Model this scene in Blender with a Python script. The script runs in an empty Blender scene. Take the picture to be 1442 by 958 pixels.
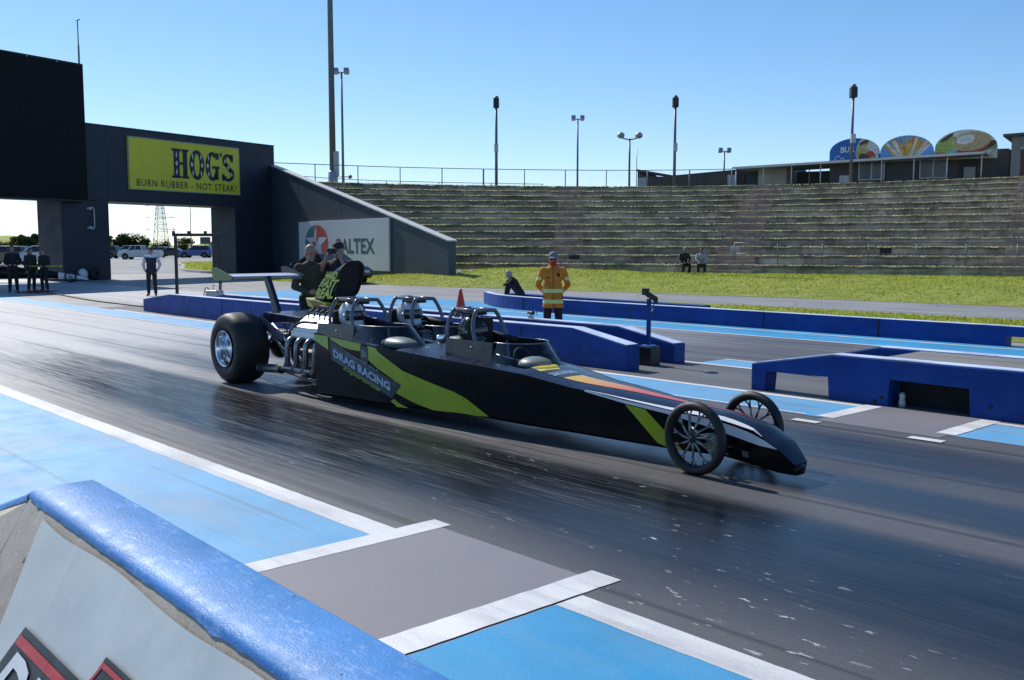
import bpy, bmesh, math, random
from mathutils import Vector, Matrix
random.seed(7)
R = math.radians
scene = bpy.context.scene
COL = scene.collection

# ------------------------------------------------------------------ materials
def new_mat(name):
    m = bpy.data.materials.new(name); m.use_nodes = True
    nt = m.node_tree
    return m, nt, nt.nodes['Principled BSDF'], nt.nodes['Material Output']

class NB:
    """tiny node builder"""
    def __init__(s, nt): s.nt = nt; s.L = nt.links
    def n(s, t, **kw):
        o = s.nt.nodes.new(t)
        for k, v in kw.items(): setattr(o, k, v)
        return o
    def put(s, sock, v):
        if hasattr(v, 'is_output'): s.L.new(v, sock)
        else:
            try: sock.default_value = v
            except Exception: sock.default_value = (v, v, v)
    def math(s, op, a, b=0.0, c=None, clamp=False):
        o = s.n('ShaderNodeMath', operation=op); o.use_clamp = clamp
        s.put(o.inputs[0], a); s.put(o.inputs[1], b)
        if c is not None: s.put(o.inputs[2], c)
        return o.outputs[0]
    def coord(s, kind='Object'): return s.n('ShaderNodeTexCoord').outputs[kind]
    def pos(s): return s.n('ShaderNodeNewGeometry').outputs['Position']
    def sep(s, v):
        o = s.n('ShaderNodeSeparateXYZ'); s.L.new(v, o.inputs[0]); return o.outputs
    def comb(s, x, y, z=0.0):
        o = s.n('ShaderNodeCombineXYZ')
        for i, v in enumerate((x, y, z)): s.put(o.inputs[i], v)
        return o.outputs[0]
    def scale(s, v, sc):
        o = s.n('ShaderNodeVectorMath', operation='MULTIPLY'); s.L.new(v, o.inputs[0]); o.inputs[1].default_value = sc
        return o.outputs[0]
    def noise(s, v, sc=1.0, det=4.0, rough=0.55, dist=0.0):
        o = s.n('ShaderNodeTexNoise'); s.L.new(v, o.inputs['Vector'])
        o.inputs['Scale'].default_value = sc; o.inputs['Detail'].default_value = det
        o.inputs['Roughness'].default_value = rough; o.inputs['Distortion'].default_value = dist
        return o.outputs[0]
    def vor(s, v, sc=1.0, feat='F1', rnd=1.0):
        o = s.n('ShaderNodeTexVoronoi', feature=feat); s.L.new(v, o.inputs['Vector'])
        o.inputs['Scale'].default_value = sc; o.inputs['Randomness'].default_value = rnd
        return o
    def ramp(s, f, stops, interp='LINEAR'):
        o = s.n('ShaderNodeValToRGB'); s.put(o.inputs[0], f)
        cr = o.color_ramp; cr.interpolation = interp
        while len(cr.elements) < len(stops): cr.elements.new(0.5)
        for e, (p, c) in zip(cr.elements, stops):
            e.position = p
            e.color = (c, c, c, 1) if not hasattr(c, '__len__') else (*c[:3], 1)
        return o.outputs[0]
    def mix(s, f, a, b, blend='MIX'):
        o = s.n('ShaderNodeMix', data_type='RGBA', blend_type=blend)
        s.put(o.inputs[0], f)
        for k, v in ((6, a), (7, b)):
            if hasattr(v, 'is_output'): s.L.new(v, o.inputs[k])
            else: o.inputs[k].default_value = (*v[:3], 1)
        return o.outputs[2]
    def bump(s, h, strength=0.3, dist=0.02, base=None):
        o = s.n('ShaderNodeBump'); s.put(o.inputs['Height'], h)
        o.inputs['Strength'].default_value = strength; o.inputs['Distance'].default_value = dist
        if base: s.L.new(base, o.inputs['Normal'])
        return o.outputs[0]

_cache = {}
def mat(name, col, rough=0.5, metal=0.0, var=0.12, vscale=4.0, bump=0.0, bscale=40.0, coat=0.0, spec=0.5, dirt=None):
    """painted / plain surface with small procedural unevenness in colour, gloss and relief"""
    if name in _cache: return _cache[name]
    m, nt, b, out = new_mat(name); N = NB(nt)
    v = N.coord()
    n1 = N.noise(v, vscale, 5)
    f = N.ramp(n1, [(0.3, 1 - var), (0.7, 1 + var * .6)])
    c = N.mix(1.0, col, f, 'MULTIPLY')
    if dirt:
        n2 = N.ramp(N.noise(v, vscale * 2.7, 8, .7), [(0.5, 0.0), (0.75, 1.0)])
        c = N.mix(N.math('MULTIPLY', n2, dirt[1]), c, dirt[0])
    N.L.new(c, b.inputs['Base Color'])
    r = N.ramp(N.noise(v, vscale * 3, 4), [(0.25, max(0.02, rough - .1)), (0.8, min(1, rough + .1))])
    N.L.new(r, b.inputs['Roughness'])
    b.inputs['Metallic'].default_value = metal
    b.inputs['Specular IOR Level'].default_value = spec
    if coat: b.inputs['Coat Weight'].default_value = coat; b.inputs['Coat Roughness'].default_value = .05
    if bump:
        N.L.new(N.bump(N.noise(v, bscale, 6, .6), bump, .01), b.inputs['Normal'])
    _cache[name] = m
    return m

def glass_mat(name, tint=(.75, .8, .82), refl=1.0, alpha=.25):
    if name in _cache: return _cache[name]
    m, nt, b, out = new_mat(name); N = NB(nt)
    tr = N.n('ShaderNodeBsdfTransparent'); tr.inputs[0].default_value = (*tint, 1)
    gl = N.n('ShaderNodeBsdfGlossy'); gl.inputs['Roughness'].default_value = .03
    fr = N.n('ShaderNodeFresnel'); fr.inputs[0].default_value = 1.5
    sm = N.ramp(N.noise(N.coord(), 6, 5), [(0.4, alpha * .6), (0.7, alpha * 1.4)])
    mx = N.n('ShaderNodeMixShader')
    N.L.new(N.math('MAXIMUM', fr.outputs[0], N.math('MULTIPLY', sm, .35)), mx.inputs[0])
    N.L.new(tr.outputs[0], mx.inputs[1]); N.L.new(gl.outputs[0], mx.inputs[2])
    N.L.new(mx.outputs[0], out.inputs[0])
    _cache[name] = m
    return m

# ------------------------------------------------------------------ mesh helpers
class MB:
    def __init__(s): s.bm = bmesh.new()
    def face(s, pts):
        vs = [s.bm.verts.new(p) for p in pts]
        return s.bm.faces.new(vs)
    def box(s, a, b, bev=0.0):
        (x0, y0, z0), (x1, y1, z1) = a, b
        P = [(x0,y0,z0),(x1,y0,z0),(x1,y1,z0),(x0,y1,z0),(x0,y0,z1),(x1,y0,z1),(x1,y1,z1),(x0,y1,z1)]
        v = [s.bm.verts.new(p) for p in P]
        fs = [s.bm.faces.new([v[i] for i in q]) for q in ((3,2,1,0),(4,5,6,7),(0,1,5,4),(1,2,6,5),(2,3,7,6),(3,0,4,7))]
        if bev:
            es = {e for f in fs for e in f.edges}
            bmesh.ops.bevel(s.bm, geom=list(es), offset=bev, segments=2, affect='EDGES', profile=.5)
        return s
    def obox(s, c, ax, ay, az):
        """box from centre and three half-axis vectors"""
        c, ax, ay, az = map(Vector, (c, ax, ay, az))
        v = [s.bm.verts.new(c + ax * i + ay * j + az * k) for k in (-1, 1) for j in (-1, 1) for i in (-1, 1)]
        for q in ((2,3,1,0),(4,5,7,6),(0,1,5,4),(1,3,7,5),(3,2,6,7),(2,0,4,6)): s.bm.faces.new([v[i] for i in q])
        return s
    def prism(s, poly, d, bev=0.0):
        """closed polygon (3D points) extruded by vector d"""
        d = Vector(d); A = [Vector(p) for p in poly]
        n = len(A)
        a = [s.bm.verts.new(p) for p in A]; b = [s.bm.verts.new(p + d) for p in A]
        nor = Vector((0, 0, 0))
        for i in range(n):
            p, q = A[i], A[(i + 1) % n]; nor += p.cross(q)
        flip = nor.dot(d) > 0
        f = [s.bm.faces.new(a[::-1] if flip else a), s.bm.faces.new(b if flip else b[::-1])]
        for i in range(n):
            j = (i + 1) % n
            q = [a[i], a[j], b[j], b[i]]
            f.append(s.bm.faces.new(q if flip else q[::-1]))
        if bev:
            es = {e for x in f for e in x.edges}
            bmesh.ops.bevel(s.bm, geom=list(es), offset=bev, segments=2, affect='EDGES', profile=.5)
        return s
    def tube(s, pts, r, seg=8, cap=True):
        pts = [Vector(p) for p in pts]; n = len(pts)
        rs = r if hasattr(r, '__len__') else [r] * n
        rings = []; up = None
        for i, p in enumerate(pts):
            t = (pts[min(i + 1, n - 1)] - pts[max(i - 1, 0)]).normalized()
            if up is None:
                up = Vector((0, 0, 1)) if abs(t.z) < .9 else Vector((1, 0, 0))
            a = t.cross(up).normalized(); up = a.cross(t).normalized()
            rings.append([s.bm.verts.new(p + (a * math.cos(2*math.pi*k/seg) + up * math.sin(2*math.pi*k/seg)) * rs[i]) for k in range(seg)])
        for i in range(n - 1):
            for k in range(seg):
                f = s.bm.faces.new([rings[i][k], rings[i+1][k], rings[i+1][(k+1) % seg], rings[i][(k+1) % seg]]); f.smooth = True
        if cap:
            s.bm.faces.new(rings[0]); s.bm.faces.new(rings[-1][::-1])
        return s
    def lathe(s, prof, c, axis='Y', seg=32, close=False):
        """prof = [(radius, along)]"""
        c = Vector(c); rings = []
        for r, h in prof:
            ring = []
            for k in range(seg):
                a = 2 * math.pi * k / seg; u, w = r * math.cos(a), r * math.sin(a)
                p = {'Y': (u, h, w), 'Z': (u, w, h), 'X': (h, u, w)}[axis]
                ring.append(s.bm.verts.new(c + Vector(p)))
            rings.append(ring)
        m = len(rings)
        for i in range(m if close else m - 1):
            A, B = rings[i], rings[(i + 1) % m]
            for k in range(seg):
                f = s.bm.faces.new([A[k], A[(k+1) % seg], B[(k+1) % seg], B[k]]); f.smooth = True
        return s
    def ball(s, c, r, u=12, v=8, mtx=None):
        r = Vector(r) if hasattr(r, '__len__') else Vector((r, r, r))
        M = Matrix.Translation(c) @ (mtx.to_4x4() if mtx else Matrix()) @ Matrix.Diagonal((*r, 1))
        g = bmesh.ops.create_uvsphere(s.bm, u_segments=u, v_segments=v, radius=1, matrix=M)
        for x in g['verts']:
            for f in x.link_faces: f.smooth = True
        return s
    def cap(s, a, b, ra, rb):
        """tapered capsule"""
        a, b = Vector(a), Vector(b)
        s.ball(a, ra, 10, 6); s.ball(b, rb, 10, 6)
        if (b - a).length > 1e-4: s.tube([a, b], [ra, rb], 10)
        return s
    def raw(s, verts, faces):
        v = [s.bm.verts.new(p) for p in verts]
        for f in faces:
            try: s.bm.faces.new([v[i] for i in f])
            except ValueError: pass
        return s
    def mesh(s, name, mats):
        bmesh.ops.recalc_face_normals(s.bm, faces=s.bm.faces)
        me = bpy.data.meshes.new(name); s.bm.to_mesh(me); s.bm.free()
        for m in (mats if isinstance(mats, (list, tuple)) else [mats]): me.materials.append(m)
        return me

def link(name, me, parent=None, label=None):
    o = bpy.data.objects.new(name, me); COL.objects.link(o)
    if parent: o.parent = parent
    if label: o['label'] = label
    return o
def part(name, mb, m, parent, label=None):
    return link(name, mb.mesh(name, m), parent, label)
def tag(o, label, cat, group=None, kind=None):
    if label: o['label'] = label
    if cat: o['category'] = cat
    if group: o['group'] = group
    if kind: o['kind'] = kind
    return o
def thing(name, label, cat, loc=(0,0,0), rz=0, group=None):
    o = bpy.data.objects.new(name, None); COL.objects.link(o)
    o.empty_display_size = .2
    o.location = loc; o.rotation_euler = (0, 0, rz)
    return tag(o, label, cat, group)
def single(name, mb, m, label, cat, loc=(0,0,0), rz=0, group=None):
    o = link(name, mb.mesh(name, m)); o.location = loc; o.rotation_euler = (0, 0, rz)
    return tag(o, label, cat, group)
def struct(name, mb, m):
    o = link(name, mb.mesh(name, m)); o['kind'] = 'structure'; return o
def dup(root, loc, rz=None, label=None, group=None):
    r = root.copy(); COL.objects.link(r); r.location = loc
    if rz is not None: r.rotation_euler = (0, 0, rz)
    if label: r['label'] = label
    if group: r['group'] = group
    for ch in list(root.children):
        c = ch.copy(); COL.objects.link(c); c.parent = r
        for g in list(ch.children):
            d = g.copy(); COL.objects.link(d); d.parent = c
    return r

def smooth(pts, n=6, closed=False):
    P = [Vector(p) for p in pts]; out = []
    m = len(P)
    for i in range(m if closed else m - 1):
        p0 = P[(i-1) % m] if closed or i > 0 else P[i] * 2 - P[i+1]
        p1, p2 = P[i], P[(i+1) % m]
        p3 = P[(i+2) % m] if closed or i + 2 < m else p2 * 2 - p1
        for k in range(n):
            t = k / n
            out.append(.5 * (2*p1 + (p2-p0)*t + (2*p0-5*p1+4*p2-p3)*t*t + (3*p1-p0-3*p2+p3)*t*t*t))
    if not closed: out.append(P[-1])
    return out

def text_geo(s, bold=0.0, shear=0.0, space=1.0):
    """outline of a line of text scaled to the unit square: verts (0..1, 0..1), faces, aspect"""
    cu = bpy.data.curves.new('t', 'FONT'); cu.body = s; cu.offset = bold; cu.shear = shear
    cu.space_character = space; cu.resolution_u = 3; cu.fill_mode = 'FRONT'
    ob = bpy.data.objects.new('t', cu); COL.objects.link(ob)
    dg = bpy.context.evaluated_depsgraph_get()
    me = bpy.data.meshes.new_from_object(ob.evaluated_get(dg))
    vs = [v.co.copy() for v in me.vertices]; fs = [list(p.vertices) for p in me.polygons]
    bpy.data.objects.remove(ob); bpy.data.curves.remove(cu); bpy.data.meshes.remove(me)
    x0 = min(v.x for v in vs); x1 = max(v.x for v in vs); y0 = min(v.y for v in vs); y1 = max(v.y for v in vs)
    return [((v.x-x0)/(x1-x0), (v.y-y0)/(y1-y0)) for v in vs], fs, (x1-x0)/(y1-y0)
def text_quad(mb, s, O, U, V, bold=.0, shear=0.0, space=1.0):
    """text into the parallelogram O, O+U, O+V"""
    vs, fs, _ = text_geo(s, bold, shear, space); O, U, V = Vector(O), Vector(U), Vector(V)
    mb.raw([O + U * a + V * b for a, b in vs], fs); return mb

def remesh(mb, name, m, voxel, it=2):
    me = mb.mesh(name, m)
    ob = bpy.data.objects.new('tmp', me); COL.objects.link(ob)
    md = ob.modifiers.new('r', 'REMESH'); md.mode = 'VOXEL'; md.voxel_size = voxel; md.use_smooth_shade = True
    sm = ob.modifiers.new('s', 'SMOOTH'); sm.factor = .5; sm.iterations = it
    dg = bpy.context.evaluated_depsgraph_get()
    r = bpy.data.meshes.new_from_object(ob.evaluated_get(dg)); r.name = name
    bpy.data.objects.remove(ob); bpy.data.meshes.remove(me)
    if not r.materials: r.materials.append(m)
    return r

# ------------------------------------------------------------------ camera, light, sky
HEAD = R(42.3); PITCH = math.atan(134 / 1384)
cam = bpy.data.objects.new('camera', bpy.data.cameras.new('camera')); COL.objects.link(cam)
cam.location = (0, 0, 1.85)
fw = Vector((-math.cos(HEAD) * math.cos(PITCH), math.sin(HEAD) * math.cos(PITCH), -math.sin(PITCH)))
cam.rotation_euler = fw.to_track_quat('-Z', 'Y').to_euler()
cam.data.sensor_width = 36; cam.data.lens = 1384 / 1442 * 36
cam.data.clip_start = .05; cam.data.clip_end = 5000
scene.camera = cam

SUN_EL, SUN_AZ = R(41), math.atan2(.05, -.998)          # the sun stands up the track, a little to the far side
sd = Vector((math.cos(SUN_AZ) * math.cos(SUN_EL), math.sin(SUN_AZ) * math.cos(SUN_EL), math.sin(SUN_EL)))
sun = bpy.data.objects.new('sun', bpy.data.lights.new('sun', 'SUN')); COL.objects.link(sun)
sun.data.energy = 4.2; sun.data.angle = R(.5); sun.data.color = (1, .95, .87)
sun.rotation_euler = (-sd).to_track_quat('-Z', 'Y').to_euler()
w = bpy.data.worlds.new('World'); scene.world = w; w.use_nodes = True
N = NB(w.node_tree); bg = w.node_tree.nodes['Background']
sky = N.n('ShaderNodeTexSky', sky_type='NISHITA'); sky.sun_disc = False
sky.sun_elevation = SUN_EL; sky.sun_rotation = math.pi / 2 - SUN_AZ
sky.air_density = .8; sky.dust_density = .1; sky.ozone_density = 1.8; sky.altitude = 20
hs = N.n('ShaderNodeHueSaturation'); hs.inputs['Saturation'].default_value = 1.18; N.L.new(sky.outputs[0], hs.inputs['Color'])
tint = N.mix(1.0, (.90, .99, 1.13), hs.outputs[0], 'MULTIPLY'); 
# soft shoulder so the glow round the sun keeps its colour
sc_ = N.n('ShaderNodeVectorMath', operation='SCALE'); N.L.new(tint, sc_.inputs[0]); sc_.inputs['Scale'].default_value = .040
ad_ = N.n('ShaderNodeVectorMath', operation='ADD'); N.L.new(sc_.outputs[0], ad_.inputs[0]); ad_.inputs[1].default_value = (1, 1, 1)
dv_ = N.n('ShaderNodeVectorMath', operation='DIVIDE'); N.L.new(tint, dv_.inputs[0]); N.L.new(ad_.outputs[0], dv_.inputs[1])
N.L.new(dv_.outputs[0], bg.inputs[0]); bg.inputs[1].default_value = .15
scene.view_settings.view_transform = 'Standard'; scene.view_settings.look = 'None'
scene.view_settings.exposure = 0.15; scene.view_settings.gamma = 1
scene.view_settings.use_curve_mapping = False
scene.cycles.max_bounces = 6; scene.cycles.transparent_max_bounces = 12
try: scene.cycles.use_denoising = True
except Exception: pass

# ------------------------------------------------------------------ ground surfaces
def sheet(name, poly, z, m):
    mb = MB(); mb.face([(x, y, z) for x, y in poly]); return struct(name, mb, m)
def rect(x0, x1, y0, y1): return [(x0, y0), (x1, y0), (x1, y1), (x0, y1)]

def m_field():
    m, nt, b, out = new_mat('dry_grass_field'); N = NB(nt); p = N.pos()
    c = N.ramp(N.noise(p, .05, 8, .65), [(.3, (.05, .075, .02)), (.55, (.09, .10, .035)), (.75, (.14, .12, .06))])
    N.L.new(c, b.inputs['Base Color']); b.inputs['Roughness'].default_value = .9
    return m
def m_asphalt(name, base, warm=(1, .98, .95), rough=.62, stripes=True):
    m, nt, b, out = new_mat(name); N = NB(nt); p = N.pos()
    big = N.ramp(N.noise(p, .18, 6, .6), [(.3, .78), (.7, 1.18)])
    st = N.ramp(N.noise(N.scale(p, (.12, 1.6, 1)), 1.0, 5, .6), [(.3, .8), (.7, 1.15)]) if stripes else 1.0
    fine = N.ramp(N.noise(p, 90, 3, .7), [(.3, .7), (.7, 1.3)] if stripes else [(.3, .88), (.7, 1.1)])
    c = N.mix(1.0, [base * k for k in warm], big, 'MULTIPLY')
    if stripes: c = N.mix(1.0, c, st, 'MULTIPLY')
    c = N.mix(1.0, c, fine, 'MULTIPLY')
    # cracks and tar lines
    v = N.vor(N.scale(N.pos(), (.16, .3, 1)), 1.0, 'DISTANCE_TO_EDGE', .9)
    cr = N.ramp(N.math('ADD', v.outputs['Distance'], N.math('MULTIPLY', N.noise(p, 1.5, 5), .03)), [(.016, .55), (.022, 1.0)])
    c = N.mix(1.0, c, cr, 'MULTIPLY')
    N.L.new(c, b.inputs['Base Color'])
    N.L.new(N.ramp(N.noise(p, .7, 5), [(.3, rough - .08), (.7, rough + .12)]), b.inputs['Roughness'])
    N.L.new(N.bump(N.noise(p, 120, 3, .7), .35 if stripes else .15, .008), b.inputs['Normal'])
    return m
def m_paint(name, col, wear=(.25, .25, .27), amount=.5, rough=.6):
    """road paint: faded, scuffed, chipped down to the asphalt"""
    m, nt, b, out = new_mat(name); N = NB(nt); p = N.pos()
    c = N.mix(1.0, col, N.ramp(N.noise(p, .6, 6, .65), [(.3, .82), (.7, 1.12)]), 'MULTIPLY')
    scuff = N.ramp(N.noise(N.scale(p, (.5, 2.2, 1)), 1.3, 8, .7), [(.46, 0.), (.72, 1.)])
    c = N.mix(N.math('MULTIPLY', scuff, amount), c, wear)
    sk = N.ramp(N.noise(N.scale(p, (.10, 9, 1)), 1.0, 2, .4), [(.62, 0.), (.66, 1.)])
    skm = N.ramp(N.noise(N.scale(p, (.35, .6, 1)), 1.0, 3), [(.45, 0.), (.6, 1.)])
    c = N.mix(N.math('MULTIPLY', N.math('MULTIPLY', sk, skm), .28), c, (.06, .07, .08))
    chip = N.ramp(N.noise(p, 22, 6, .75), [(.66, 0.), (.70, 1.)])
    c = N.mix(N.math('MULTIPLY', chip, .65), c, [k * .5 for k in wear])
    c = N.mix(1.0, c, N.ramp(N.noise(p, 140, 2), [(.3, .86), (.7, 1.1)]), 'MULTIPLY')
    N.L.new(c, b.inputs['Base Color'])
    N.L.new(N.ramp(N.noise(p, 3, 4), [(.3, rough - .1), (.7, rough + .12)]), b.inputs['Roughness'])
    N.L.new(N.bump(N.noise(p, 130, 3, .7), .3, .006), b.inputs['Normal'])
    return m
def m_lane():
    """drag strip: asphalt under baked rubber, in grooves along the lane"""
    m, nt, b, out = new_mat('rubbered_lane'); N = NB(nt); p = N.pos(); x, y, z = N.sep(p)
    wob = N.math('MULTIPLY', N.math('SUBTRACT', N.noise(N.scale(p, (.12, .5, 1)), 1.0, 4), .5), .45)
    yy = N.math('DIVIDE', N.math('SUBTRACT', N.math('ADD', y, wob), 3.6), 7.0, clamp=True)
    g = lambda Y: (Y - 3.6) / 7.0
    groove = N.ramp(yy, [(g(3.7), .10), (g(4.1), .42), (g(4.5), .95), (g(5.75), 1.0), (g(5.95), .25), (g(6.3), .18), (g(6.5), .85), (g(7.1), .95),
                         (g(7.35), .45), (g(7.7), .45), (g(7.95), .9), (g(8.6), .75), (g(8.95), .2), (g(9.6), .08)])
    fr = N.noise(N.scale(p, (.35, 26, 1)), 1.0, 6, .72)
    fr2 = N.noise(N.scale(p, (1.6, 85, 1)), 1.0, 4, .7)
    patch = N.noise(N.scale(p, (.16, .7, 1)), 1.0, 5, .6)
    # far up the track the rubber thins and sky glare is painted as paler grey
    glare_ramp = N.ramp(N.math('ADD', x, N.math('MULTIPLY', patch, 5.0)), [(0, 0), (1, 1)])
    fade = N.n('ShaderNodeMapRange'); N.put(fade.inputs[0], N.math('ADD', x, N.math('MULTIPLY', patch, 8.0)))
    for i, v in ((1, -17.), (2, -8.), (3, .12), (4, 1.)): fade.inputs[i].default_value = v
    clean = N.n('ShaderNodeMapRange'); N.put(clean.inputs[0], N.math('ADD', x, N.math('MULTIPLY', y, -.6)))
    for i, v in ((1, -11.2), (2, -7.6), (3, 1.), (4, .16)): clean.inputs[i].default_value = v
    stre = N.math('ADD', N.math('MULTIPLY', N.math('SUBTRACT', fr, .5), 4.4), N.math('MULTIPLY', N.math('SUBTRACT', fr2, .5), 2.6))
    rub = N.math('ADD', N.math('MULTIPLY', groove, fade.outputs[0]), N.math('MULTIPLY', N.math('MULTIPLY', stre, clean.outputs[0]), .55), clamp=True)
    rub = N.math('MULTIPLY', rub, N.ramp(patch, [(.2, .72), (.6, 1.)]), clamp=True)
    grey = N.mix(1.0, (.125, .12, .118), N.ramp(N.noise(p, .5, 6), [(.3, .75), (.7, 1.2)]), 'MULTIPLY')
    grey = N.mix(1.0, grey, N.ramp(N.noise(p, 110, 3, .7), [(.3, .7), (.7, 1.3)]), 'MULTIPLY')
    glare_x = N.n('ShaderNodeMapRange'); N.put(glare_x.inputs[0], N.math('ADD', x, N.math('MULTIPLY', patch, 6.0)))
    for i, v in ((1, -15.), (2, -7.), (3, 1.), (4, 0.)): glare_x.inputs[i].default_value = v
    grey = N.mix(glare_x.outputs[0], grey, N.mix(1.0, (.46, .465, .475), N.ramp(fr, [(.3, .7), (.7, 1.15)]), 'MULTIPLY'))  # pale grey up the track: sky glare put into the base colour
    c = N.mix(rub, grey, (.003, .0035, .005)); N.L.new(N.math('SUBTRACT', .5, N.math('MULTIPLY', rub, .32)), b.inputs['Specular IOR Level'])
    # crisp scraped lines and single tyre marks
    zone = N.n('ShaderNodeMapRange'); N.put(zone.inputs[0], N.math('ADD', x, N.math('MULTIPLY', N.noise(N.scale(p, (.4, 1.5, 1)), 1.0, 3), 5.)))
    for i, v in ((1, -12.), (2, -8.5), (3, .0), (4, 1.)): zone.inputs[i].default_value = v
    sc1 = N.ramp(N.noise(N.scale(p, (.9, 120, 1)), 1.0, 3, .6), [(.56, 0.), (.61, 1.)])
    sc2 = N.ramp(N.noise(N.scale(p, (.5, 7, 1)), 1.0, 4), [(.42, 0.), (.62, 1.)])
    sy_ = N.ramp(yy, [(g(4.0), .1), (g(4.6), .8), (g(5.9), 1.), (g(6.1), .3), (g(7), .5), (g(8.6), .3), (g(9), 0.)])
    lmask = N.n('ShaderNodeMapRange'); N.put(lmask.inputs[0], x)
    for i, v in ((1, -6.5), (2, -3.5), (3, 1.), (4, .12)): lmask.inputs[i].default_value = v
    scr = N.math('MULTIPLY', N.math('MULTIPLY', N.math('MULTIPLY', sc1, sc2), sy_), N.math('MULTIPLY', zone.outputs[0], lmask.outputs[0]))
    c = N.mix(N.math('MULTIPLY', scr, .85), c, (.42, .42, .43))
    tm = N.ramp(N.noise(N.scale(p, (.05, 5.5, 1)), 1.0, 2, .4), [(.60, 0.), (.63, 1.)])
    c = N.mix(N.math('MULTIPLY', tm, .55), c, (.02, .021, .024))
    # flaked patches where the rubber has peeled
    area = N.ramp(N.noise(N.scale(p, (.55, .9, 1)), 1.0, 3), [(.46, 0.), (.58, 1.)])
    near = N.n('ShaderNodeMapRange'); N.put(near.inputs[0], x)
    for i, v in ((1, -9.), (2, -4.5), (3, .0), (4, 1.)): near.inputs[i].default_value = v
    fl = N.ramp(N.noise(N.scale(p, (5.5, 17, 1)), 1.0, 5, .62), [(.635, 0.), (.655, .9)])
    side = N.ramp(yy, [(g(3.7), .8), (g(4.2), 1.), (g(5.7), 1.), (g(6.0), .15), (g(9), .12), (g(10), .5)])
    flk = N.math('MULTIPLY', N.math('MULTIPLY', fl, area), N.math('MULTIPLY', near.outputs[0], side))
    c = N.mix(flk, c, (.50, .50, .50))
    N.L.new(c, b.inputs['Base Color'])
    rough = N.math('SUBTRACT', .60, N.math('MULTIPLY', rub, .40))
    rough = N.math('ADD', rough, N.math('MULTIPLY', N.math('SUBTRACT', fr, .5), .25))
    rough = N.math('ADD', rough, N.math('MULTIPLY', flk, .3), clamp=True)
    N.L.new(rough, b.inputs['Roughness'])
    h = N.math('ADD', N.math('MULTIPLY', N.noise(p, 100, 3, .7), N.math('SUBTRACT', 1.1, rub)), N.math('MULTIPLY', fr, .5))
    N.L.new(N.bump(h, .22, .005), b.inputs['Normal'])
    return m
M_FIELD = m_field(); M_APRON = m_asphalt('apron_asphalt', .27); M_ROAD = m_asphalt('service_road', .13, (.97, 1, 1.04), .7)
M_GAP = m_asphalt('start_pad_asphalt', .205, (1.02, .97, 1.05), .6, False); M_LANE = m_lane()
M_BLUEP = m_paint('blue_road_paint', (.13, .40, .66), (.27, .33, .40), .65)
M_BLUEF = m_paint('bright_blue_road_paint', (.032, .31, .58), (.25, .36, .45), .25)
M_WHITEP = m_paint('white_road_paint', (.74, .74, .73), (.33, .32, .31), .6)

sheet('ground', rect(-2500, 2500, -2500, 2500), -.03, M_FIELD)
sheet('apron', [(-175, -60), (60, -60), (60, 140), (-175, 140)], 0, M_APRON)
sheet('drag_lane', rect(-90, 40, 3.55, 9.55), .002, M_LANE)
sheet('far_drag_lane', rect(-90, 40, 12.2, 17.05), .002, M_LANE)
sheet('blue_strip', rect(-40, 40, 9.5, 10.45), .004, M_BLUEP)
sheet('start_pad', rect(-5.44, -4.12, 9.3, 10.7), .006, M_GAP)
sheet('island_floor', rect(-30, 40, 10.55, 12.2), .0025, M_ROAD)
sheet('near_blue_strip', rect(-60, -5.12, -4, 3.48), .004, M_BLUEP)
sheet('near_start_pad', rect(-5.12, -3.5, -4, 3.9), .004, M_GAP)
sheet('front_blue_strip', rect(-3.48, 20, -4, 3.5), .004, M_BLUEF)
sheet('far_blue_strip', [(-36, 17.1), (40, 17.1), (40, 18.6), (-19, 18.7), (-22, 19.4), (-24.5, 20.8), (-36, 20.8)], .004, M_BLUEF)
def line(poly):
    mb = MB(); mb.face([(x, y, .012 + random.random() * .0004) for x, y in [(a, b) for a, b in poly]])
    return mb
def lines(name, polys, z=.0065):
    mb = MB()
    for i, q in enumerate(polys):
        P = []
        for (xa, ya), (xb, yb) in zip(q, q[1:] + q[:1]):
            L = math.hypot(xb - xa, yb - ya); n_ = max(1, int(min(L, 26) / .09)) if L > .3 else 1; mid = abs(xa) + abs(xb) < 60
            for k in range(n_):
                t_ = k / n_; jt = .007 * (random.random() - .5) if 0 < k and mid else 0
                P.append((xa + (xb - xa) * t_ + jt * (abs(yb - ya) > .05), ya + (yb - ya) * t_ + jt * (abs(xb - xa) > .05)))
        mb.face([(x, y, z + .0002 * i) for x, y in P])
    return struct(name, mb, M_WHITEP)
lines('lane_edge_line', [rect(-60, -26, 3.46, 3.66), rect(-26, -5.14, 3.46, 3.66), rect(-3.48, 20, 3.47, 3.67)], .0050)
lines('start_line', [rect(-5.15, -4.97, -4, 3.98), rect(-3.72, -3.50, -4, 4.0)], .0060)
lines('far_edge_line', [rect(-28.5, -5.4, 10.44, 10.56), rect(-4.2, 40, 10.44, 10.56), rect(-40, -28.5, 9.5, 9.56)], .0068)
lines('far_start_line', [rect(-5.56, -5.36, 9.52, 10.6), rect(-4.26, -4.06, 9.52, 10.6), rect(-5.62, -5.32, 9.1, 9.22), rect(-4.33, -4.0, 9.06, 9.18)], .0092)
lines('inner_edge_line', [rect(-40, -10, 9.50, 9.56), rect(-10, -5.7, 9.52, 9.57)], .0085)
lines('island_line', [rect(-30, 40, 12.42, 12.54), rect(-9.4, 40, 13.18, 13.26)], .0072)
sheet('island_blue_strip', rect(-9.4, 40, 12.54, 13.18), .004, M_BLUEP)
lines('far_lane_line', [rect(-36, 40, 17.02, 17.12), [(-30, 18.25), (-19.3, 18.25), (40, 18.0), (40, 18.1), (-19.3, 18.36), (-30, 18.36)]], .0075)
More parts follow.
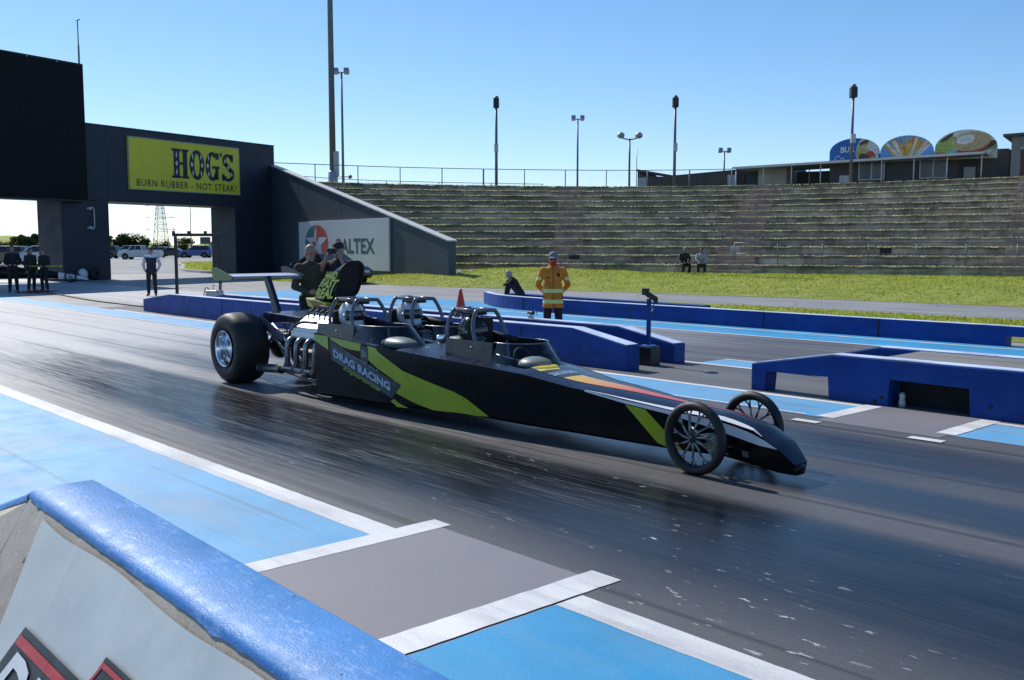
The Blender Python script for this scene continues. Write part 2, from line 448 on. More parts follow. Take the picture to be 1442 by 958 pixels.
lines('road_dash', [[(-15.2, 26.6), (-11.2, 26.5), (-11.2, 26.58), (-15.2, 26.68)]], .006)

# car park and the grass island seen through the arch
M_PARK = m_asphalt('car_park_asphalt', .24, (1, .99, .96), .75)
sheet('car_park', [(-175, 10), (-64, 10), (-62, 40), (-100, 70), (-175, 100)], .006, M_PARK)
M_GRASSB = None
def m_grass(name, a, b_, c_):
    m, nt, b, out = new_mat(name); N = NB(nt); p = N.pos()
    c = N.ramp(N.noise(p, 1.3, 8, .7), [(.3, a), (.5, b_), (.72, c_)])
    c = N.mix(1.0, c, N.ramp(N.noise(p, 14, 5, .7), [(.3, .55), (.7, 1.35)]), 'MULTIPLY')
    N.L.new(c, b.inputs['Base Color']); b.inputs['Roughness'].default_value = .85
    b.inputs['Specular IOR Level'].default_value = .2
    N.L.new(N.bump(N.noise(p, 18, 6, .75), .8, .08), b.inputs['Normal'])
    return m
M_TURF = m_grass('mown_turf', (.19, .24, .03), (.30, .35, .06), (.42, .42, .12))
M_BLADE = None
def m_blade(nm='grass_blade', cols=((.22, .27, .03), (.40, .44, .07), (.55, .54, .16))):
    m, nt, b, out = new_mat(nm); N = NB(nt); p = N.pos()
    c = N.ramp(N.noise(p, 1.1, 5, .7), [(.3, cols[0]), (.5, cols[1]), (.72, cols[2])])
    d = N.n('ShaderNodeBsdfDiffuse'); t = N.n('ShaderNodeBsdfTranslucent'); mx = N.n('ShaderNodeMixShader')
    N.L.new(c, d.inputs[0]); N.L.new(c, t.inputs[0]); mx.inputs[0].default_value = .55
    N.L.new(d.outputs[0], mx.inputs[1]); N.L.new(t.outputs[0], mx.inputs[2]); N.L.new(mx.outputs[0], out.inputs[0])
    return m
M_BLADE = m_blade(); M_FRINGE = m_blade('dry_ledge_grass', ((.36, .40, .18), (.50, .50, .30), (.58, .55, .38)))

# ------------------------------------------------------------------ terrace geometry
BOT = smooth([(-46.5, 31.2, 0), (-43.34, 31.3, 0), (-38.95, 31.6, 0), (-33.87, 34.54, 0), (-27.79, 37.8, 0), (-22.06, 40.39, 0), (-16.17, 43.2, 0), (-11.55, 45.6, 0), (-4, 49, 0)], 6)
TOP = smooth([(-57.6, 31.9, 0), (-57.0, 34.05, 0), (-55.3, 39.68, 0), (-52.11, 46.0, 0), (-47.77, 52.26, 0), (-42.38, 57.2, 0), (-33.6, 61.5, 0), (-23.56, 63.4, 0), (-15.8, 62.87, 0), (-4, 60, 0)], 6)
def along(pl, s):
    Ls = [0]
    for a, b in zip(pl, pl[1:]): Ls.append(Ls[-1] + (b - a).length)
    t = max(0, min(1, s)) * Ls[-1]
    for i in range(len(pl) - 1):
        if t <= Ls[i+1] + 1e-9:
            return pl[i].lerp(pl[i+1], (t - Ls[i]) / max(1e-9, Ls[i+1] - Ls[i]))
    return pl[-1].copy()
NR = 13; Z0 = .48; RISE = .42
def row(s, i): return along(BOT, s).lerp(along(TOP, s), i / (NR - 1))
def inv(pl, X):                                            # parameter where the curve has this x
    lo, hi = 0, 1
    for _ in range(40):
        md = (lo + hi) / 2
        if along(pl, md).x < X: lo = md
        else: hi = md
    return lo

def m_terr():
    m, nt, b, out = new_mat('stained_terrace_concrete'); N = NB(nt); p = N.pos(); x, y, z = N.sep(p)
    base = N.ramp(N.noise(p, .35, 7, .65), [(.3, (.31, .245, .16)), (.5, (.46, .37, .25)), (.7, (.60, .50, .36))])
    drip = N.ramp(N.noise(N.comb(N.math('MULTIPLY', N.math('SUBTRACT', x, y), 2.2), N.math('MULTIPLY', z, .35), 0), 1.0, 6, .7), [(.35, .45), (.62, 1.12)])
    c = N.mix(1.0, base, drip, 'MULTIPLY')
    blk = N.ramp(N.noise(N.comb(N.math('MULTIPLY', x, .5), N.math('MULTIPLY', y, .5), N.math('MULTIPLY', z, 5.)), .6, 2), [(.42, .72), (.44, 1.), (.56, 1.), (.58, 1.25)])
    c = N.mix(1.0, c, blk, 'MULTIPLY')
    moss = N.ramp(N.noise(p, .9, 7, .7), [(.5, 0.), (.75, .6)])
    c = N.mix(moss, c, (.09, .11, .04))
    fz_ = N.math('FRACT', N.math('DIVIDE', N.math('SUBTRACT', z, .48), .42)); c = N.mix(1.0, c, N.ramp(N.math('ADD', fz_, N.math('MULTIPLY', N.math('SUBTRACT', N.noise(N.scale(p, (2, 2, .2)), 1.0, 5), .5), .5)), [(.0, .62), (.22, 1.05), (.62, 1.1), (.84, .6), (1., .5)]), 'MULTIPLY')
    N.L.new(c, b.inputs['Base Color']); b.inputs['Roughness'].default_value = .9
    N.L.new(N.bump(N.noise(p, 9, 7, .7), .5, .03), b.inputs['Normal'])
    return m
M_TERR = m_terr()
M_STEP = mat('brown_brick_step', (.40, .295, .215), .85, var=.4, vscale=1.3, bump=.3, bscale=15, dirt=((.10, .10, .085), .7))
stand = thing('grandstand', 'curved concrete terrace of thirteen weathered rows with grass growing along each edge', 'grandstand', (-36, 44, 0))
SO = Vector((-36, 44, 0))
NS = 120
mb = MB(); prevtop = None
for i in range(NR):
    zt = Z0 + RISE * (i + 1); zb = zt - RISE - (.9 if i == 0 else .02)
    lo = [mb.bm.verts.new(row(j / NS, i) - SO + Vector((0, 0, zb))) for j in range(NS + 1)]
    hi = [mb.bm.verts.new(row(j / NS, i) - SO + Vector((0, 0, zt + .03 * math.sin(j * 1.7 + i)))) for j in range(NS + 1)]
    nx = i + 1 if i < NR - 1 else NR - 1
    bk = [mb.bm.verts.new((row(j / NS, nx) if i < NR - 1 else row(j / NS, i) + (row(j / NS, i) - row(j / NS, 0)).normalized() * 2.5) - SO + Vector((0, 0, zt))) for j in range(NS + 1)]
    for j in range(NS):
        mb.bm.faces.new([lo[j], lo[j+1], hi[j+1], hi[j]]); mb.bm.faces.new([hi[j], hi[j+1], bk[j+1], bk[j]])
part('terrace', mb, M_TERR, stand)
# grass growing along the treads
def blades(pts, h, wd, parent=None, name='grass_tufts', lean=.35, bm_=None):
    mb = MB(); V = mb.bm.verts
    for p in pts:
        a = random.random() * 6.283; hh = h * ((.5 + random.random()) if bm_ is None else (.7 + .45 * random.random())); k = wd * (.6 + .8 * random.random())
        d = Vector((math.cos(a), math.sin(a), 0)); t = Vector((random.uniform(-lean, lean), random.uniform(-lean, lean), 1)) * hh
        mb.bm.faces.new([V.new(p - d * k), V.new(p + d * k), V.new(p + t)])
    me = bpy.data.meshes.new(name); mb.bm.to_mesh(me); mb.bm.free(); me.materials.append(bm_ or M_BLADE)
    return link(name, me, parent)
pts = []
for i in range(NR):
    zt = Z0 + RISE * (i + 1)
    for k in range(3300):
        s = random.random(); q = row(s, i); 
        if i < NR - 1: q = q.lerp(row(s, i + 1), abs(random.gauss(0, .07)) + .004)
        dens = math.sin(q.x * .9 + i * 2.1) + math.sin(q.x * .37 + i)
        pass
        if dens < -1.75 and random.random() < .7: continue
        pts.append(q - SO + Vector((0, 0, zt - .01)))
g = blades(pts, .078, .075, stand, 'ledge_grass', .2, M_FRINGE); g['kind'] = 'stuff'
# stair aisles: brick half steps cut into the rows
def aisle(Xb, Xt, wd, label):
    sb, st = inv(BOT, Xb), inv(TOP, Xt); mb = MB()
    for i in range(NR):
        s = sb + (st - sb) * i / (NR - 1)
        c = row(s, i); tx = (row(s + .004, i) - row(s - .004, i)).normalized()
        fwd = (row(s, 0) - row(s, NR - 1)).normalized(); zt = Z0 + RISE * (i + 1)
        mb.obox(c + fwd * .22 - SO + Vector((0, 0, zt - RISE * .75)), tx * wd, fwd * .24, Vector((0, 0, RISE * .25)))
        mb.obox(c - fwd * .30 - SO + Vector((0, 0, zt + .005)), tx * wd, fwd * .33, Vector((0, 0, .02)))
        mb.obox(c + fwd * .008 - SO + Vector((0, 0, zt - RISE * .25)), tx * wd, fwd * .012, Vector((0, 0, RISE * .24)))
    part('aisle_stair', mb, M_STEP, stand, label)
aisle(-33.9, -49.2, .8, 'brown stair flight left of centre')
aisle(-26.9, -38.9, .95, 'brown stair flight climbing right of centre')
aisle(-15.9, -23, .9, 'brown stair flight at the right edge')

# plateau behind the stand (embankment)
mb = MB(); bk = []
for j in range(61):
    s = j / 60; a = row(s, NR - 1); d = Vector((-.30 + .25 * s, .95, 0))
    bk.append((a + d * 2.2, a + d * 120))
for (a, b), (c, d) in zip(bk, bk[1:]):
    za, zb_ = Vector((0, 0, 5.92)), Vector((0, 0, 5.7))
    mb.face([a + za, c + za, d + zb_, b + zb_])
    mb.face([b + zb_, d + zb_, d * 1.02 + Vector((0, 0, -.1)), b * 1.02 + Vector((0, 0, -.1))])
struct('embankment', mb, M_FIELD)

# grass bank between the service road and the first row
FRONT = smooth([(-52.5, 24.4, 0), (-44, 25.0, 0), (-39, 26.3, 0), (-33.4, 27.0, 0), (-27.5, 28.6, 0), (-21.9, 29.7, 0), (-16.5, 30.5, 0), (-11.3, 30.9, 0), (-5, 31.2, 0), (4, 31.5, 0)], 6)
BACK = [p.copy() for p in BOT]
def bank(s, t):
    a, b = along(FRONT, s), along(BACK, s); p = a.lerp(b, t)
    k = min(1, max(0, (p.x + 46) / 8))
    hump = .22 * math.exp(-((p.x + 34) / 3.5) ** 2) * math.sin(math.pi * min(1, t * .9))
    z = (.52 * (t ** .8) + .16 * math.sin(math.pi * t) + hump) * k + .008
    z += .03 * math.sin(p.x * 1.9 + p.y) * math.sin(p.y * 1.3) * (t if t < .9 else 0)
    return Vector((p.x, p.y, z))
mb = MB(); na, nt_ = 140, 14
gr = [[mb.bm.verts.new(bank(i / na, j / nt_)) for j in range(nt_ + 1)] for i in range(na + 1)]
for i in range(na):
    for j in range(nt_):
        f = mb.bm.faces.new([gr[i][j], gr[i+1][j], gr[i+1][j+1], gr[i][j+1]]); f.smooth = True
struct('grass_bank', mb, M_TURF)
mb = MB(); mb.face([(-21, 20.9, .008), (-19, 20.2, .008), (-10, 19.6, .008), (25, 19.4, .008), (25, 26.2, .008), (-9.5, 25.7, .008), (-14.5, 25.6, .008), (-18.2, 25.3, .008), (-21.2, 25.4, .008)])
struct('grass_verge', mb, M_TURF)
pts = [bank(random.random(), random.random() ** .8) for _ in range(42000)]
pts += [Vector((random.uniform(-18, 4), random.uniform(21.5, 25.3), .005)) for _ in range(14000)]
g = blades(pts, .055, .022, None, 'grass_blades', .7); tag(g, 'sunlit green grass covering the bank below the terrace', 'grass', kind='stuff')
# grass island with kerb seen through the arch
mb = MB(); ISL = smooth([(-59.5, 29.5, 0), (-64, 29.0, 0), (-70, 30.9, 0), (-80, 35.5, 0), (-92, 40.6, 0), (-94, 46, 0), (-80, 47, 0), (-66, 40, 0)], 5, True)
mb.face([p + Vector((0, 0, .13)) for p in ISL]); struct('turf_island', mb, M_TURF)
mb = MB()
for a, b in zip(ISL, ISL[1:] + ISL[:1]):
    d = (b - a).normalized(); n_ = Vector((d.y, -d.x, 0)) * .16
    mb.prism([a - n_, b - n_, b + n_, a + n_], (0, 0, .16))
struct('kerb', mb, mat('pale_kerb_concrete', (.42, .41, .38), .8))
pts = []
for _ in range(9000):
    c = Vector((random.uniform(-93, -60), random.uniform(29, 47), .12))
    n_in = 0
    for a, b in zip(ISL, ISL[1:] + ISL[:1]):
        if (a.y > c.y) != (b.y > c.y) and c.x < (b.x - a.x) * (c.y - a.y) / (b.y - a.y) + a.x: n_in ^= 1
    if n_in: pts.append(c)
g = blades(pts, .14, .04, None, 'grass_blades', .5); tag(g, 'patch of lit grass on the kerbed island beyond the archway', 'grass', kind='stuff')

# ------------------------------------------------------------------ barriers
def m_barrier(name, col, worn=.25):
    m, nt, b, out = new_mat(name); N = NB(nt); p = N.pos()
    c = N.mix(1.0, col, N.ramp(N.noise(p, 1.2, 6, .65), [(.3, .75), (.7, 1.2)]), 'MULTIPLY')
    c = N.mix(N.math('MULTIPLY', N.ramp(N.noise(N.scale(p, (1, 1, .3)), 5, 8, .75), [(.55, 0.), (.75, 1.)]), worn), c, (.25, .33, .45))
    c = N.mix(N.ramp(N.noise(p, 16, 5, .7), [(.66, 0.), (.71, .7)]), c, (.02, .03, .06))
    sf = N.ramp(N.noise(N.scale(p, (.6, .6, 9)), 1.2, 6, .7), [(.56, 0.), (.66, .5)]); c = N.mix(sf, c, (.012, .02, .05))
    fd = N.ramp(N.noise(N.scale(p, (.8, .8, 1.5)), 1.6, 5, .6), [(.58, 0.), (.72, .35)]); c = N.mix(fd, c, (.03, .10, .30))
    N.L.new(c, b.inputs['Base Color'])
    N.L.new(N.ramp(N.noise(p, 8, 5), [(.3, .45), (.7, .65)]), b.inputs['Roughness']); b.inputs['Specular IOR Level'].default_value = .22
    N.L.new(N.bump(N.noise(p, 30, 6, .7), .3, .012), b.inputs['Normal'])
    return m
M_BAR = m_barrier('blue_barrier_paint', (.005, .046, .23), .08); M_TOPP = m_barrier('scuffed_pale_cap_paint', (.58, .67, .82), .3)
M_BARL = m_barrier('light_blue_barrier_paint', (.05, .22, .58))
M_DARK = mat('dark_void', (.012, .012, .014), .8); M_BLK = mat('black_plastic', (.012, .012, .013), .45)
M_CHIP = mat('worn_white_edge', (.55, .6, .68), .7, var=.3, vscale=9)

def wall_profile(t, name, prof, y0, y1, label=None, m=None):
    mb = MB(); mb.prism([(x, y0, z) for x, z in prof], (0, y1 - y0, 0), .012); return part(name, mb, m or M_BAR, t, label)
def cap_strip(t, prof, y0, y1, label=None):
    """painted top of the wall, a thin skin lying on it"""
    mb = MB()
    for (xa, za), (xb, zb) in zip(prof, prof[1:]):
        d = Vector((xb - xa, 0, zb - za)).normalized(); n_ = Vector((-d.z, 0, d.x))
        a, b = Vector((xa, y0, za)), Vector((xb, y0, zb))
        mb.prism([a, b, b + Vector((0, y1 - y0, 0)), a + Vector((0, y1 - y0, 0))], n_ * .006)
    return part('painted_cap', mb, M_TOPP, t, label)
t = thing('barrier_island', 'low blue barrier with sloping ends running behind the black dragster', 'barrier', (-18, 10.9, 0))
f = lambda L, dx=18: [(x + dx, z) for x, z in L]
wall_profile(t, 'barrier_wall', f([(-27.25, 0), (-27.25, .34), (-25.5, .53), (-10.56, .57), (-9.44, .38), (-9.44, 0)]), -.05, .25)
cap_strip(t, f([(-27.2, .349), (-25.5, .532), (-10.56, .572), (-9.46, .386)]), -.03, .23)
for X in (-22.4, -18.6, -14.9, -11.7):
    mb = MB(); mb.box((X + 18 - .008, -.056, .01), (X + 18 + .008, -.045, .54)); part('joint', mb, M_DARK, t)
t = thing('barrier_island', 'second low blue barrier, just behind the first and ending beside the black sensor box', 'barrier', (-18, 12.1, 0))
wall_profile(t, 'barrier_wall', f([(-26.6, 0), (-26.6, .34), (-24.9, .5), (-10.75, .52), (-9.55, .31), (-9.55, 0)]), 0, .28)
cap_strip(t, f([(-26.5, .349), (-24.9, .502), (-10.75, .522), (-9.58, .318)]), .02, .26)
mb = MB(); mb.face([(-27.1, 11.15, .3), (-11.5, 11.15, .3), (-11.5, 12.1, .3), (-27.1, 12.1, .3)])
mb2 = MB(); mb2.box((-9.0, -.93, .0), (6.2, -.02, .26)); part('infill_slab', mb2, M_ROAD, t)

t = thing('barrier_island', 'low blue barrier at right with an opening, black recess and grey deck', 'barrier', (-4, 10.68, 0))
f4 = lambda L: [(x + 4, z) for x, z in L]
wall_profile(t, 'barrier_wall', f4([(-7.18, 0), (-7.18, .34), (-6.07, .54), (5, .54), (5, 0), (-4.42, 0), (-4.42, .32), (-5.34, .33), (-5.34, 0), (-6.09, 0), (-6.09, .28), (-6.98, .27), (-6.98, 0)]), 0, .26)
wall_profile(t, 'barrier_wall', f4([(-7.0, 0), (-7.0, .33), (-6.3, .5), (5, .5), (5, 0), (-6.0, 0), (-6.0, .24), (-6.35, .24), (-6.35, 0), (-6.72, 0), (-6.72, .24), (-6.9, .24), (-6.9, 0)]), 1.6, 1.86)
cap_strip(t, f4([(-7.15, .347), (-6.07, .542), (5, .542)]), .015, .245)
cap_strip(t, f4([(-6.97, .34), (-6.3, .502), (5, .502)]), 1.615, 1.845)
mb = MB(); mb.box((-1.7, .262, .42), (9, 1.598, .5)); part('deck_slab', mb, m_asphalt('worn_deck', .2, (1, .98, .95), .8), t)
mb = MB(); mb.box((-1.45, .27, .0), (-.3, .6, .40)); part('recess_back', mb, M_DARK, t)
mb = MB(); mb.box((-1.42, .262, .02), (-1.34, .266, .36)); part('recess_frame', mb, M_DARK, t)
mb = MB(); mb.lathe([(0, .0), (.035, .0), (.04, .05), (.03, .10), (.036, .14), (.02, .17), (0, .17)], (-1.22, .1, .0), 'Z', 12); part('sensor_pod', mb, mat('grey_sensor', (.5, .5, .52), .4), t)
for X, Z in ((-5.42, .1), (-4.2, .14), (-5.5, .05)):
    mb = MB(); mb.lathe([(0, -.006), (.022, -.006), (.022, .01)], (X + 4, -.002, Z), 'Y', 10); part('bolt_hole', mb, M_DARK, t)

# far wall: follows a bent line
FW = [(-23.7, 20.35), (-22.4, 19.55), (-21.2, 19.1), (-19.46, 18.86), (-17, 18.78), (-7.13, 18.66)]
t = thing('barrier_wall', 'long low blue wall along the far lane, curving away at its left end', 'barrier', (-15, 18.8, 0))
FW2 = smooth([(x + 15, y - 18.8, 0) for x, y in FW], 4)
def strip_wall(name, pl, z0, z1, th, m, par):
    mb = MB()
    out = [p + Vector((0, th, 0)) for p in pl]
    for k in range(len(pl) - 1):
        a, b, c, d = pl[k], pl[k+1], out[k+1], out[k]
        zz0, zz1 = Vector((0, 0, z0)), Vector((0, 0, z1))
        mb.face([a + zz0, b + zz0, b + zz1, a + zz1]); mb.face([d + zz0, d + zz1, c + zz1, c + zz0]); mb.face([a + zz1, b + zz1, c + zz1, d + zz1])
    for k in (0, -1):
        a, d = pl[k], out[k]; mb.face([a + Vector((0,0,z0)), d + Vector((0,0,z0)), d + Vector((0,0,z1)), a + Vector((0,0,z1))])
    bmesh.ops.remove_doubles(mb.bm, verts=mb.bm.verts, dist=.0005)
    return part(name, mb, m, par)
strip_wall('wall_body', FW2, 0, .37, .26, M_BAR, t)
strip_wall('painted_cap', [p + Vector((0, .003, 0)) for p in FW2], .372, .378, .25, M_TOPP, t)
mb = MB(); mb.prism([(7.875, -.14, 0), (7.875, -.14, .0), (7.875, -.14, .37), (20, -.14, .37), (20, -.14, 0), (9.6, -.14, 0), (9.6, -.14, .19), (7.875, -.14, .19)][2:] , (0, .26, 0)); part('wall_body', mb, M_BAR, t)
mb = MB(); mb.box((7.875, -.138, .372), (20, .118, .378)); part('painted_cap', mb, M_TOPP, t)
for X in (-20.35, -16.2, -12.3, -9.6): 
    mb = MB()
    yy = min(FW2, key=lambda p: abs(p.x - (X + 15))).y
    mb.box((X + 15 - .012, yy - .012, 0), (X + 15 + .012, yy + .02, .372)); part('joint', mb, M_DARK, t)
t = thing('barrier_wall', 'lower dark blue wall behind the seated person, parallel to the far wall', 'barrier', (-20, 20.4, 0))
mb = MB(); mb.prism([(-3.1, .25, 0), (-3.1, .25, .33), (5, -.35, .33), (5, -.35, 0)], (0, .4, 0)); part('wall_body', mb, M_BAR, t)

# ------------------------------------------------------------------ near concrete barrier with banner
def m_conc():
    m, nt, b, out = new_mat('pitted_concrete'); N = NB(nt); p = N.coord()
    c = N.ramp(N.noise(p, 3, 8, .65), [(.3, (.32, .28, .225)), (.55, (.46, .41, .34)), (.75, (.54, .49, .42))])
    pit = N.ramp(N.vor(p, 26).outputs['Distance'], [(.06, .25), (.13, 1.)])
    sel = N.ramp(N.noise(p, 9, 4), [(.54, 1.), (.62, 0.)])
    c = N.mix(sel, N.mix(1.0, c, pit, 'MULTIPLY'), c)
    tar = N.ramp(N.noise(N.scale(p, (1, 1, .55)), 11, 4, .6), [(.69, 0.), (.71, 1.)])
    c = N.mix(tar, c, (.02, .02, .022))
    c = N.mix(1.0, c, N.ramp(N.noise(p, 160, 3, .7), [(.3, .75), (.7, 1.2)]), 'MULTIPLY')
    N.L.new(c, b.inputs['Base Color']); b.inputs['Roughness'].default_value = .85
    h = N.math('ADD', N.math('MULTIPLY', N.noise(p, 70, 6, .7), .6), N.math('MULTIPLY', pit, .4))
    N.L.new(N.bump(h, .5, .008), b.inputs['Normal'])
    return m
def m_bluecap():
    m, nt, b, out = new_mat('thick_blue_gloss_paint'); N = NB(nt); p = N.coord(); x, y, z = N.sep(p)
    c = N.mix(1.0, (.07, .255, .58), N.ramp(N.noise(p, 2.2, 7, .65), [(.3, .82), (.7, 1.2)]), 'MULTIPLY')
    # chalky rubbed patches and fine scratches
    rub = N.ramp(N.noise(N.scale(p, (2.2, 5, 1)), 1.6, 9, .75), [(.47, 0.), (.66, .8)])
    scr = N.ramp(N.noise(N.scale(p, (14, 60, 10)), 1.0, 6, .7), [(.50, 0.), (.62, 1.)])
    c = N.mix(N.math('MULTIPLY', rub, scr), c, (.50, .62, .85))
    spk = N.ramp(N.noise(p, 75, 3, .8), [(.62, 0.), (.70, .55)]); c = N.mix(spk, c, (.55, .66, .86))
    chip = N.math('MAXIMUM', N.ramp(N.noise(p, 19, 6, .7), [(.665, 0.), (.68, 1.)]), N.ramp(N.noise(N.scale(p, (1, 1.6, 1)), 46, 4, .7), [(.70, 0.), (.715, 1.)]))
    c = N.mix(chip, c, (.03, .03, .035))
    N.L.new(c, b.inputs['Base Color'])
    N.L.new(N.ramp(N.noise(p, 14, 5), [(.3, .36), (.7, .62)]), b.inputs['Roughness'])
    b.inputs['Specular IOR Level'].default_value = .4
    h = N.math('ADD', N.math('MULTIPLY', N.noise(p, 120, 4, .6), .8), N.math('MULTIPLY', N.noise(p, 14, 5), .3))
    N.L.new(N.bump(h, .5, .007), b.inputs['Normal'])
    return m
def m_banner():
    m, nt, b, out = new_mat('grey_vinyl_banner'); N = NB(nt); p = N.coord()
    c = N.ramp(N.noise(p, 2.5, 6, .6), [(.3, (.46, .485, .465)), (.7, (.56, .58, .555))])
    c = N.mix(N.ramp(N.noise(N.scale(p, (1, 3, 3)), 6, 7, .7), [(.58, 0.), (.75, .5)]), c, (.62, .64, .65))
    N.L.new(c, b.inputs['Base Color']); b.inputs['Roughness'].default_value = .5
    cr = N.noise(N.scale(p, (2.2, 1.2, 1.2)), 2.0, 2, .4, .3)
    N.L.new(N.bump(N.math('ADD', cr, N.math('MULTIPLY', N.noise(p, 60, 4), .03)), .22, .03), b.inputs['Normal'])
    return m
M_CONC, M_CAP, M_BAN = m_conc(), m_bluecap(), m_banner()
# local frame: x along the barrier (down the track), y towards the track, z up
P0 = Vector((-4.48, 1.25, 0)); HB = .80; Wt = .30; NBAT = .58           # batter: metres out per metre down
t = thing('concrete_barrier', 'near concrete barrier with chipped blue top and a grey banner on its sloping face', 'barrier', P0, math.atan2(-.035, 1))
TP = Wt; hb = HB
sec = [(.005, hb - .03), (.010, hb - .016), (.05, hb - .003), (TP - .03, hb), (TP, hb - .025), (TP + .02, hb - .10), (TP + .35, 0), (.005 - (hb - .03) * NBAT, 0)]
def loft(mb, secs):
    rings = [[mb.bm.verts.new(p) for p in s] for s in secs]; n_ = len(rings[0])
    for a, b in zip(rings, rings[1:]):
        for k in range(n_): mb.bm.faces.new([a[k], a[(k+1) % n_], b[(k+1) % n_], b[k]])
    mb.bm.faces.new(rings[0]); mb.bm.faces.new(rings[-1][::-1]); return mb
mb = MB(); loft(mb, [[(x, y, z - .012) for y, z in sec] for x in (0.012, 3.2, 6.5)]); part('barrier_body', mb, M_CONC, t)
# blue painted skin over the top, with dripping lower edge
def skin(mb, x0, x1, n_, dz0=0, dz1=0):
    pr = [(.003, hb - .038), (.004, hb - .030), (.005, hb - .021), (.010, hb - .010), (.045, hb + .000), (.06, hb + .004), (TP - .03, hb + .004), (TP + .004, hb - .02), (TP + .02, hb - .07)]
    rows_ = []
    for i in range(n_ + 1):
        x = x0 + (x1 - x0) * i / n_; k = i / n_
        r_ = []
        for q, (y, z) in enumerate(pr):
            dz = dz0 + (dz1 - dz0) * k
            if q == 0: q_ = .002 * math.sin(x * 31) * math.sin(x * 13.7 + 1) + .001 * math.sin(x * 71) - (.010 * max(0, math.sin(x * 5.1 + math.sin(x * 2.3) * 2)) ** 40); z += q_; y += q_ * NBAT
            r_.append(mb.bm.verts.new((x, y - .002, z + dz)))
        rows_.append(r_)
    for a, b in zip(rows_, rows_[1:]):
        for k in range(len(pr) - 1):
            f_ = mb.bm.faces.new([a[k], b[k], b[k+1], a[k+1]]); f_.smooth = True
mb = MB(); skin(mb, .012, 6.5, 260); part('painted_cap', mb, M_CAP, t)
# the section beyond the joint slopes down to its end
mb = MB(); s0 = [(y, z - .012) for y, z in sec]
loft(mb, [[(-1.7, y, max(0, z - .5) if z > .45 else z * .5) for y, z in s0], [(-.012, y, z - .015 if z > .1 else z) for y, z in s0]]); part('end_section', mb, M_CONC, t)
mb = MB(); skin(mb, -1.65, -.012, 60, -.5, -.012); part('painted_cap', mb, M_CAP, t)
# banner skin on the battered face
fy = lambda d: (.005 - d * NBAT); fz = lambda d: hb - .03 - d                     # d = metres below the paint edge
nb = Vector((0, -1, NBAT)).normalized()
def onface(x, d, off=.006): return Vector((x, fy(d), fz(d))) + nb * off
mb = MB(); nx_, nd_ = 60, 16
gv = [[mb.bm.verts.new(onface(.30 + .24 * j / nd_ + 6.0 * i / nx_, .026 + .016 * (.5 + .5 * math.sin(i * .55)) * (1 - j / nd_) + (.64 - .026) * j / nd_, .006 + .002 * math.sin(i * .8 + j * .5) * math.sin(j * .6 + i * .21))) for j in range(nd_ + 1)] for i in range(nx_ + 1)]
for i in range(nx_):
    for j in range(nd_):
        f_ = mb.bm.faces.new([gv[i][j], gv[i+1][j], gv[i+1][j+1], gv[i][j+1]]); f_.smooth = True
ban = part('banner', mb, M_BAN, t)

M_INKB = mat('logo_black', (.02, .02, .02), .5); M_RED = mat('logo_red', (.50, .035, .03), .5, var=.2, vscale=8); M_WHT = mat('logo_white', (.70, .71, .71), .5)
def fpoly(mb, pts, off): mb.face([onface(x, d, off) for x, d in pts])
mb = MB(); SL = -.46                                               # letters lean with the box
fpoly(mb, [(.70, .325), (1.46, .312), (1.30, .62), (.565, .62)], .016)
fpoly(mb, [(1.416, .22), (1.72, .217), (1.60, .305), (1.385, .307)], .016); part('logo_panel', mb, M_INKB, ban)
mb = MB(); fpoly(mb, [(.705, .350), (1.42, .336), (1.40, .366), (.690, .382)], .019)
fpoly(mb, [(1.418, .234), (1.69, .232), (1.68, .246), (1.412, .249)], .019); fpoly(mb, [(1.414, .25), (1.43, .25), (1.395, .305), (1.380, .306)], .019)
part('logo_band', mb, M_RED, ban)
def lt(s, x0, w_, dt, db, m, bold):
    vs, fs, _ = text_geo(s, bold, 0.25); mb = MB()
    mb.raw([onface(x0 + w_ * a - (1 - b) * .05, db + (dt - db) * b, .022) for a, b in vs], fs); part('logo_lettering', mb, m, ban)
lt('DR', .69, .50, .392, .60, M_WHT, .03)
# ------------------------------------------------------------------ bridge building over the strip
M_NAVY = mat('dark_slate_render', (.022, .028, .044), .6, var=.18, vscale=.5, bump=.12, bscale=12, dirt=((.06, .065, .075), .25))
M_TEAL = mat('slate_teal_render', (.040, .064, .090), .6, var=.15, vscale=.4, bump=.1, bscale=12, dirt=((.08, .09, .095), .2))
M_SCR = mat('led_screen_off', (.0035, .004, .005), .6, var=.3, vscale=2, spec=.2)
M_STEEL = mat('galvanised_steel', (.38, .40, .42), .45, .7, var=.15); M_POLE = mat('weathered_pole_steel', (.16, .18, .20), .5, .5, var=.2)
BA = math.radians(107.2)
bx_ = Vector((-53.83, 19.76, 0))
br = thing('bridge_building', 'dark slate bridge building spanning the strip on thick pillars, with archways beneath', 'building', bx_, BA)
mb = MB(); mb.box((-2.85, 0, 0), (0, 2.0, 4.2), .03); part('pillar', mb, M_NAVY, br)
mb = MB(); mb.box((9.02, 0, 0), (12.47, 2.1, 4.2), .03); part('pillar', mb, M_NAVY, br)
mb = MB(); mb.box((-19, 0, 0), (-16, 2.0, 4.2), .03); part('pillar', mb, M_NAVY, br)
mb = MB(); mb.box((-24, -.03, 4.16), (12.49, 2.6, 8.14), .03); part('beam', mb, M_NAVY, br)
mb = MB(); mb.box((-24, -.06, 8.14), (12.52, 2.66, 8.19)); part('parapet_capping', mb, M_TEAL, br)
for X in (-.02, 4.2, 8.7):
    mb = MB(); mb.box((X - .012, -.034, 4.18), (X + .012, -.028, 8.13)); part('panel_joint', mb, M_DARK, br)
